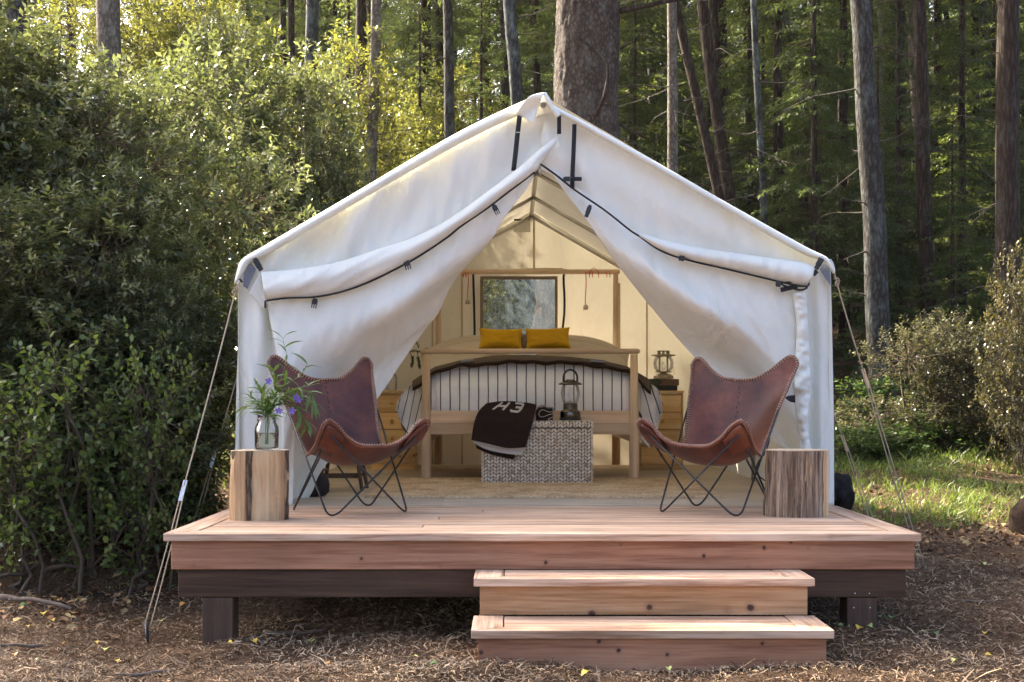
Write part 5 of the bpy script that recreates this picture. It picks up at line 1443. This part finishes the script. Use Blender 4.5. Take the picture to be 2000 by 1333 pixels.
TREES=[ # x at y=0, x lower, y lower, width px, distance, material, label
 (1150,1142,270,120,15.5,'bark_big','massive grey-brown conifer trunk rising directly behind the tent ridge'),
 (207,210,80,47,14.5,'bark_pale','stout pale mottled trunk rising above the leafy shrubs at the left'),
 (28,42,60,42,17,'bark_grey','dark trunk above the shrubs at the far left edge'),
 (570,572,110,14,30,'bark_brown','thin dark trunk just left of the grey lichen-covered one'),
 (609,606,200,27,20,'bark_blue','straight grey trunk above the shrubs, left of the roof slope'),
 (704,705,200,24,23,'bark_brown','reddish brown trunk half hidden behind the ringed pale one'),
 (733,722,330,22,18.5,'bark_pale','slim ringed pale trunk between the shrubs and the roof slope'),
 (858,860,200,18,27,'bark_brown','reddish trunk close behind the straight grey one above the left roof slope'),
 (877,879,270,21,20,'bark_grey','straight grey trunk above the middle of the left roof slope'),
 (996,1012,200,27,17.5,'bark_blue','leaning trunk with blue-green lichen left of the tent ridge'),
 (1044,1050,180,15,25,'bark_brown','slim brown trunk between the lichen trunk and the massive one'),
 (1265,1274,170,19,26,'bark_grey','grey trunk between the massive trunk and the pale one'),
 (1309,1311,330,21,18,'bark_pale','smooth pale trunk meeting the right roof slope'),
 (1318,1402,380,20,19.5,'bark_brown','leaning dark trunk crossing behind the pale smooth one'),
 (1374,1424,400,24,20,'bark_brown','dark leaning trunk with a bright sunlit left edge'),
 (1396,1416,400,19,21.5,'bark_brown','dark upright trunk touching the sunlit leaning one'),
 (1455,1468,420,12,24,'bark_grey','thin grey trunk left of the slender blotched one'),
 (1471,1494,430,14,19,'bark_blue','slender blotched grey trunk above the right roof slope'),
 (1508,1522,230,13,28,'bark_brown','thin leaning brown trunk far behind the right roof slope'),
 (1524,1563,200,15,23,'bark_grey','grey trunk leaning to the right above the right roof slope'),
 (1684,1707,500,43,17,'bark_grey','tall thick furrowed grey trunk right of the tent'),
 (1719,1722,400,8,20,'bark_pale','very thin pale trunk beside the thick furrowed one'),
 (1757,1760,300,15,26,'bark_grey','grey trunk just left of the ringed trunk at the right'),
 (1779,1798,280,27,22,'bark_pale','ringed grey trunk right of the thick furrowed one'),
 (1828,1838,200,11,26,'bark_brown','thin dark trunk near the gaps of sky at the upper right'),
 (1843,1874,130,11,27,'bark_brown','thin dark trunk leaning right among the sky gaps'),
 (1922,1926,110,17,25,'bark_grey','dark grey trunk left of the big reddish one'),
 (1972,1968,310,44,16,'bark_brown','big reddish trunk with white lichen dots at the far right'),
 (1800,1816,700,27,18.5,'bark_brown','dark trunk standing behind the pale shrub at the right'),
 (1640,1642,500,10,24,'bark_brown','very thin trunk immediately left of the thick furrowed one'),
]
N_YOUNG=''; G_YOUNG='young conifers in the wood'
LEAN={}
# places that the photograph shows in sunlight: keep the low crowns off the line from there to the sun
LITSPOTS=[((4.2,12.6,.4),1.5),((5.6,13.2,.5),1.2),((-4.4,9.6,4.0),1.4),((-3.0,10.3,3.9),1.3),((-2.4,13.3,4.2),1.2),((-.4,9.5,2.9),1.2),((5.3,12.8,2.4),.8),((-1.5,20,5),2.0)]
SX,SY=TO_SUN.x/math.hypot(TO_SUN.x,TO_SUN.y),TO_SUN.y/math.hypot(TO_SUN.x,TO_SUN.y)
def blocks(x,y,rad,za,zb):
    for (g,w) in LITSPOTS:
        t=(x-g[0])*SX+(y-g[1])*SY
        if t<1: continue
        dd=abs((x-g[0])*SY-(y-g[1])*SX); z=g[2]+t*math.tan(R(SUN_EL))
        if dd<rad+w*.6 and za-1.2<z-gz(x,y)<zb+1.0: return True
    return False
def tree(i,row):
    x0,x1,yl,w,d,mt,lab=row
    mpx=d/F; s0=(x1-x0)/yl   # px per px
    # base: where the trunk line meets the ground
    gx=(x0-1000)*mpx; yb=HZ
    for _ in range(8):
        X=(x0+s0*yb-1000)*mpx; z=gz(X,d); yb=HZ+(EYE-z)/mpx
    X=(x0+s0*yb-1000)*mpx; z=gz(X,d); H=rnd.uniform(17,22)
    lean=-s0*H
    r0=w*mpx/2*1.12; 
    root=empty('pine_tree' if i else 'giant_conifer',(X,d,z),label=lab,cat='tree')
    if i==0: me=big_trunk(H,lean,mpx)
    else: me=trunk_mesh('trunk',H,r0,r0*.35,(lean,rnd.uniform(-.3,.3)),M[mt],22 if w>20 else 14,60 if w>20 else 34,i,.3,.05,.02)
    link('trunk',me,root)
    lm=link('dead_branches',DEAD[i%3],root,kind='stuff'); lm.rotation_euler=(0,0,rnd.uniform(0,6)); lm.location=(lean*.25,0,0)
    if i==0: lm.scale=(1.3,1.3,1.3)
    # crown above
    k=i%2; z0=rnd.uniform(.42,.55)*H
    if (X<-1 and d<19): z0=.62*H
    shrunk=.4 if blocks(X+lean*.6,d,1.6,z0,H) else 1
    if shrunk<1: z0=H-(H-z0)*.45
    for m_,nm in zip(CROWN[k],('crown','crown_branches')):
        c=link(nm,m_,root,kind='stuff'); c.location=(lean*z0/H,0,z0); sc=(H-z0)/11; c.scale=(sc*1.15,sc*1.15,sc); c.rotation_euler=(0,0,rnd.uniform(0,6))
def big_trunk(H,lean,mpx):
    n=96; rings=230; vs=[]
    for i in range(rings):
        z=-.4+(9.5+.4)*i/(rings-1); yy=HZ-(z+gz(.9,15.5)-EYE)/mpx
        w=np.interp(yy,[-400,0,180,300,600,800],[108,122,126,140,176,215]); r=w*mpx/2
        cx=lean*z/H
        for k in range(n):
            a=2*math.pi*k/n; c,s=math.cos(a),math.sin(a)
            pl=abs(noise.noise(Vector((c*r*9,s*r*9,z*2.6)))); pl2=abs(noise.noise(Vector((c*r*22,s*r*22,z*9+7))))
            rr=r+.05*pl**.6-.03+.02*pl2**.6
            vs.append((cx+rr*c,rr*s,z))
    top=len(vs)-n
    fs=[(i*n+k,i*n+(k+1)%n,(i+1)*n+(k+1)%n,(i+1)*n+k) for i in range(rings-1) for k in range(n)]
    mb=MB(); mb.add(vs,fs)
    # upper bole
    mb.tube([(lean*z/H,0,z) for z in (9.45,13,H)],[.36,.28,.12],20)
    return mb.mesh('trunk',M['bark_big'],True)
for i,row in enumerate(TREES): tree(i,row)

for (off_,s_,H_) in ((1.6,21.0,17.0),(3.7,22.5,18.0)):  # two pines added out of view so their crowns shade the clearing
    X_,Y_=off_*SY+s_*SX,-off_*SX+s_*SY
    r_=empty('pine_tree',(X_,Y_,gz(X_,Y_)),label='tall unseen pine added at the left, %s of the two that shade the clearing' % ('nearer' if off_<2 else 'farther'),cat='tree')
    link('trunk',trunk_mesh('trunk',H_,.2,.06,(0,0),M['bark_brown'],14,30,5,.3),r_)
    for m_,nm in zip(CROWN[0],('crown','crown_branches')):
        c_=link(nm,m_,r_,kind='stuff'); c_.location=(0,0,7.0); c_.scale=(1.15,1.15,(H_-7)/11)
def big_branches():
    root=[o for o in bpy.data.objects if o.name.startswith('giant_conifer')][0]; o=Vector(root.location)
    for pts,r,dd in (([(1165,225),(1180,190),(1187,150),(1183,120),(1160,95),(1125,72)],.028,-.55),([(1183,205),(1205,195),(1228,184)],.014,-.6),([(1212,244),(1245,262),(1278,277)],.020,-.25),
        ([(1212,22),(1260,12),(1310,2),(1370,-8)],.040,-.2),([(1186,130),(1205,105),(1230,85)],.010,-.6),([(1212,95),(1240,80),(1262,60)],.010,-.1)):
        q=cr(pts,18); g=[P(a,b,15.5+dd-.15*math.sin(i*.3))-o+Vector((0,0,.012*nz(i,r*99,0))) for i,(a,b) in enumerate(q)]
        MB().tube(g,[r*(1-.6*i/17)*(1+.2*nz(i*.8,r*50,3)) for i in range(18)],8).build('dead_branch',M['bark_brown'],root,True)
big_branches()

def where(x,y):
    p=1000+x/y*F; a='above the left thicket' if p<560 else 'above the left roof slope' if p<1060 else 'above the right roof slope' if p<1620 else 'right of the tent'
    return a+(', among the nearer trees' if y<34 else ', deep in the wood' if y<52 else ', at the back of the wood')
def young(x,y,k,s,lab,grp):
    if grp==G_YOUNG: lab='young conifer '+where(x,y)
    r=empty('young_conifer',(x,y,gz(x,y)-.1),rnd.uniform(0,6.28),label=lab,cat='tree',group=grp)
    link('trunk',CTR[k],r); link('foliage',CON[k][0],r,kind='stuff'); link('branches',CON[k][1],r,kind='stuff'); r.scale=(s*rnd.uniform(.9,1.15),)*2+(s,)
def far_tree(x,y):
    r=empty('pine_tree',(x,y,gz(x,y)),rnd.uniform(0,6.28),label='slender dark trunk '+where(x,y),cat='tree',group='slender trees deep in the wood')
    t=link('trunk',FT[rnd.randrange(3)],r); s=rnd.uniform(.85,1.15); z0=rnd.uniform(6.5,9.5); k=rnd.randrange(2)
    for m_,nm in zip(CROWN[k],('crown','crown_branches')): c=link(nm,m_,r,kind='stuff'); c.location=(0,0,z0); c.scale=(1.1,1.1,rnd.uniform(.85,1.1))
    link('dead_branches',DEAD[rnd.randrange(3)],r,kind='stuff')
    r.scale=(s,s,s)
FT=[trunk_mesh('far_trunk',20,r,.05,l,M[m],10,22,i,.25) for i,(r,l,m) in enumerate(((.16,(.3,0),'bark_brown'),(.13,(-.8,.1),'bark_grey'),(.19,(.1,.2),'bark_brown')))]
rf=random.Random(12)
placed=[]
def ok(x,y,dm):
    for a,b in placed:
        if (a-x)**2+(b-y)**2<dm*dm: return False
    placed.append((x,y)); return True
# depth 22-60: dense stand
cnt=0
while cnt<150:
    y=20+56*rf.random()**1.1; x=rf.uniform(-1,1)*(.45*y+2.5)
    s_=rf.uniform(.75,1.25)*(1 if y<42 else 1.45)
    if blocks(x,y,1.8*s_,0,12*s_): continue
    if ok(x,y,1.7): young(x,y,rf.choice((0,0,1,2)) if x>-2 else rf.choice((1,1,2,0)),s_,N_YOUNG,G_YOUNG); cnt+=1
cnt=0
while cnt<48:
    y=25+40*rf.random(); x=rf.uniform(-1,1)*(.45*y+4)
    if blocks(x,y,1.8,7,20): continue
    if ok(x,y,1.2): far_tree(x,y); cnt+=1
# nearer ones, chosen against the photograph (pixel of the stem, distance)
for (px,d,k,s,lab) in ((1590,19,0,.75,'dark young conifer right behind the right roof slope'),(1755,19.5,0,.62,'dark conifer between the thick furrowed trunk and the right edge'),(1880,20,0,.66,'dark drooping conifer behind the reddish trunk at the right'),
     (1940,24,1,.8,'bright-leaved conifer beside the reddish trunk at the far right'),(1490,24,0,.7,'young conifer behind the slender blotched trunk'),(820,22,1,.62,'sunlit young conifer above the left roof slope'),
     (940,21,0,.55,'low dark conifer behind the left roof slope near the ridge'),(680,24,1,.8,'light green conifer behind the ringed pale trunk'),(1715,18.6,0,.45,'low dark conifer just behind the thick furrowed trunk'),(1860,18.2,1,.42,'low conifer rising behind the silvery shrub'),(1985,18,0,.5,'dark conifer at the right edge behind the golden shrub'),(1240,22,0,.62,'dark conifer right of the massive trunk'),(1650,22,0,.8,'dark conifer behind the thick furrowed trunk')):
    young((px-1000)/F*d,d,k,s,lab,'conifers near the tent')

# ------------------------------------------------------------ leafy shrubs
def shrub_meshes(name,seed,lobes,ntw,nl,L,W,mat,hexa=False,tw=(.10,.20),spread=.9,new_growth=.6,stems=7,per=1.0):
    g=np.random.default_rng(seed); lobes=np.array(lobes,float); vol=lobes[:,3]*lobes[:,4]*lobes[:,5]; pr=vol**.7/np.sum(vol**.7)
    idx=g.choice(len(lobes),ntw,p=pr); u=unit(g.normal(size=(ntw,3))); rr=(.35+.65*g.random(ntw)**.45)[:,None]*(1+.18*np.sin(u[:,0:1]*5+idx[:,None])+.12*np.sin(u[:,2:3]*9+idx[:,None]*2))
    C=lobes[idx,:3]; A=C+u*rr*lobes[idx,3:]
    keep=A[:,2]>.05; A=A[keep];C=C[keep];u=u[keep];rr=rr[keep]; n=len(A)
    d=unit(u*.7+np.array([0,0,.55])+g.normal(0,.35,(n,3))); tl=g.uniform(*tw,n)
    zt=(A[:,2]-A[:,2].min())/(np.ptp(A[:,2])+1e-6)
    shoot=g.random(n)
    base=np.clip(.18+.14*g.random(n)+new_growth*.9*(shoot>.60)*(.7+.3*zt)*(rr[:,0]>.65)+.18*zt*(rr[:,0]>.85),0,1)  # young outer shoots are paler, a little more so towards the top
    B=[];D=[];T=[]
    for k in range(nl):
        s=.15+.85*(k+.5)/nl; ang=k*2.4+g.random(n)*.6; 
        o1=unit(np.cross(d,np.array([.3,.2,1.]))); o2=np.cross(d,o1)
        out=o1*np.cos(ang)[:,None]+o2*np.sin(ang)[:,None]
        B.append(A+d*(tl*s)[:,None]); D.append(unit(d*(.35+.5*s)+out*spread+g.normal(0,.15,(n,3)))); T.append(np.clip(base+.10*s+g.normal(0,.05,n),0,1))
    B=np.concatenate(B);D=np.concatenate(D);T=np.concatenate(T); m=len(B)
    f=(leaf_hex if hexa else leaf_quads)
    V,Fq,t=f(g,B,D,g.uniform(L*.7,L*1.25,m),g.uniform(W*.75,W*1.2,m),.3,T)
    me=np_mesh(name,V,Fq,mat,t)
    SA=[A,];SB=[A+d*tl[:,None]];ra=[np.full(n,.0025)]
    sel=g.random(n)<.35; SA.append(C[sel]+(A-C)[sel]*.25); SB.append(A[sel]); ra.append(np.full(sel.sum(),.004))
    for k in range(stems):
        tgt=lobes[k%len(lobes),:3]+g.normal(0,.12,3)*lobes[k%len(lobes),3:]; p=np.array([g.normal(0,.18),g.normal(0,.18),-.1]); 
        for q in range(6):
            e=p+(tgt-p)/(6-q)+g.normal(0,.05,3)*(q<5); SA.append(p[None]);SB.append(e[None]);ra.append(np.array([.022-.0025*q])); p=e
    V2,F2=stick_mesh(np.concatenate(SA),np.concatenate(SB),np.concatenate(ra),np.concatenate(ra)*.8,4)
    return me,np_mesh(name+'_stems',V2,F2,M['twig'])
def lob(seed,H,Rr,n):
    g=random.Random(seed); out=[]
    for i in range(n):
        f=(i+.5)/n; z=H*(.14+.78*f); a=g.uniform(0,6.28); q=Rr*g.uniform(.2,.75)*(1-.45*f)
        s=Rr*g.uniform(.38,.6)*(1-.25*f); out.append((q*math.cos(a),q*math.sin(a),z,s,s,s*g.uniform(.8,1.2)))
    return out
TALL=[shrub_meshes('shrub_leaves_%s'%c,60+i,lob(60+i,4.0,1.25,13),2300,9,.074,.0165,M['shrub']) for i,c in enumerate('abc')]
PALE=shrub_meshes('pale_leaves',71,lob(71,2.0,.9,9),1500,8,.045,.012,M['shrub_pale'],new_growth=.9)
GOLD=shrub_meshes('golden_leaves',72,lob(72,2.2,.9,9),1300,8,.05,.015,M['shrub_gold'],new_growth=1)
BRAM=[shrub_meshes('bramble_leaves_%s'%c,80+i,lob(80+i,1.05,.75,8),620,5,.058,.019,M['bramble'],True,(.12,.26),new_growth=.9) for i,c in enumerate('ab')]
LIME=shrub_meshes('lime_leaves',90,lob(90,1.5,.6,6),210,6,.052,.018,M['lime'],True,(.15,.3),new_growth=1)
UND=[shrub_meshes('understory_leaves',95,lob(95,5.0,1.7,12),1900,8,.075,.018,M['understory'],new_growth=1)]

def put(name,pr,px,top,d,wid,Hp,Wp,lab,cat='shrub',grp=None):
    """shrub whose crown centre is seen at px, top at pixel row top, at distance d, half-width wid metres"""
    X=(px-1000)/F*d; z=gz(X,d)-.08; H=EYE+(HZ-top)/F*d-z
    r=empty(name,(X,d,z),rnd.uniform(0,6.28),label=lab,cat=cat,group=grp)
    link('foliage',pr[0],r,kind='stuff'); link('stems',pr[1],r,kind='stuff'); r.scale=(wid/Wp,wid/Wp,H/Hp)
S1=[(-60,-60,9.6,1.35,'tall evergreen shrub at the left edge of the clearing'),
 (70,15,9.4,1.25,'tall evergreen shrub whose top is sunlit at the upper left corner'),
 (205,110,9.2,1.1,'evergreen shrub below the stout pale trunk'),
 (330,62,10.2,1.2,'evergreen shrub right of the stout pale trunk with a glowing crown'),
 (440,-15,13.3,1.2,'tallest evergreen shrub, reaching the top edge left of centre'),
 (560,90,13.6,1.3,'evergreen shrub rising over the left roof slope under the grey trunk'),
 (655,215,13.4,.85,'rightmost evergreen shrub against the left roof slope'),
 (262,300,8.9,.85,'evergreen shrub with pale new shoots left of the tent wall'),
 (185,330,8.6,1.0,'dark evergreen shrub in the middle of the left thicket'),
 (60,360,8.5,1.05,'dark evergreen shrub low at the left edge'),
 (480,420,13.4,.8,'evergreen shrub close behind the left eave of the tent'),
 (300,480,8.4,.55,'small evergreen shrub beside the left guy ropes')]
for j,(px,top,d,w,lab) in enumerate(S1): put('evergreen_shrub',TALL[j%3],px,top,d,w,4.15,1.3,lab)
for (px,top,d,w,lab) in ((30,640,8.50,.75,'leafy bramble at the lower left edge'),(130,700,8.35,.7,'leafy bramble over the left earth bank'),(225,740,8.40,.6,'bramble in the middle of the left bank'),
   (245,790,8.50,.42,'bramble left of the platform corner'),(345,740,9.10,.42,'bramble beside the left tent wall'),(70,860,8.00,.55,'low bramble at the left edge of the mulch'),(300,880,8.40,.5,'low bramble hanging over the bare earth of the bank')):
    put('bramble_bush',BRAM[int(px)%2],px,top,d,w,1.15,.8,lab,'bush','brambles on the left bank')
put('lime_sapling',LIME,290,650,7.75,.42,1.6,.65,'lime-leaved sapling right of the others in the left thicket','sapling')
put('lime_sapling',LIME,170,640,7.7,.6,1.6,.65,'bright lime-leaved sapling in front of the dark shrubs at the left','sapling')
put('lime_sapling',LIME,50,700,7.6,.55,1.6,.65,'smaller lime-leaved sapling at the left edge','sapling')
for (px,top,d,w,lab) in ((1700,735,16.2,.9,'taller leafy bush in the gap between the tent and the thick furrowed trunk'),(1665,835,14.2,.85,'leafy bush just right of the tent wall at the edge of the grass'),(1760,835,14.6,.85,'leafy bush behind the right guy rope'),(1860,800,14.8,1.0,'dark bush behind the sunlit grass'),(1960,780,14.6,1.0,'dark bush at the right edge behind the grass'),
   (2050,790,14.2,1.0,'dark bush leaving the picture at the right')):
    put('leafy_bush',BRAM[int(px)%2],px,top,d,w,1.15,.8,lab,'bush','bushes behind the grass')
put('pale_shrub',PALE,1825,610,14.6,1.05,2.1,.95,'silvery pale-leaved shrub in front of the dark trunks at the right')
put('pale_shrub',PALE,1905,640,15.2,1.0,2.1,.95,'second silvery shrub between the pale one and the golden one')
put('golden_shrub',GOLD,2015,450,13.0,.62,2.3,.95,'golden-leaved shrub at the right edge')
put('golden_shrub',GOLD,1960,620,14.2,.6,2.3,.95,'lower golden-leaved shrub beside the silvery one')
for (px,top,d,w,lab) in ((640,60,19,1.9,'sunlit broadleaf sapling behind the grey trunk at the left'),(800,150,21,2.0,'sunlit broadleaf sapling above the left roof slope'),(930,120,23,2.0,'yellow-green sapling between the grey and the lichen trunk'),(430,-100,19,1.9,'yellow-green sapling behind the tallest shrub'),(270,-80,20,2.0,'yellow-green sapling behind the stout pale trunk'),
   (1000,470,16.5,.9,'low sapling seen through the tent window')):
    put('broadleaf_sapling',UND[0],px,top,d,w,5.2,1.75,lab,'sapling','broadleaf saplings behind the shrubs')

# ------------------------------------------------------------ dark rock beside the tent, root mound at the right edge
def rock():
    mb=MB(); n=18; rows=[]
    for i in range(n):
        v=math.pi*i/(n-1); rows.append([Vector((math.sin(v)*math.cos(a),math.sin(v)*math.sin(a),math.cos(v)))*(1+.28*nz(math.sin(v)*math.cos(a)*1.6,math.sin(v)*math.sin(a)*1.6,math.cos(v)*1.6)) for a in np.linspace(0,2*math.pi,25)])
    mb.grid([[Vector((p.x*.13,p.y*.14,p.z*.15)) for p in r] for r in rows])
    o=mb.build('dark_rock',simple('dark_rock',(.022,.020,.019),.95,scale=14,var=.7,bmp=1,spec=.1),smooth_=True,label='dark rough rock against the right tent wall',cat='rock'); p=P(1638,965,9.4); o.location=(p.x,9.4,p.z)
    mb=MB(); mb.grid([[Vector((p.x*.42,p.y*.35,p.z*.30)) for p in r] for r in rows])
    o=mb.build('tree_stump',simple('rotten_bark',(.014,.009,.007),1.0,scale=18,var=.6,bmp=1,spec=.05),smooth_=True,label='gnarled dark root stump at the right edge of the grass',cat='stump'); p=P(2088,1055,10.0); o.location=(p.x,10.0,gz(p.x,10)+.1)
rock()
# ------------------------------------------------------------ forest air
def haze(dens=.00015):
    m=bpy.data.materials.new('forest_air'); m.use_nodes=True; N=m.node_tree.nodes; L=m.node_tree.links
    N.remove(N['Principled BSDF']); v=N.new('ShaderNodeVolumePrincipled'); v.inputs['Color'].default_value=(.85,.88,.86,1); v.inputs['Density'].default_value=dens; v.inputs['Anisotropy'].default_value=.35
    L.new(v.outputs[0],N['Material Output'].inputs['Volume'])
    MB().box(-70,70,-12,100,-9,48).build('haze',m,kind='stuff',label='thin bright air between the trees')
haze()
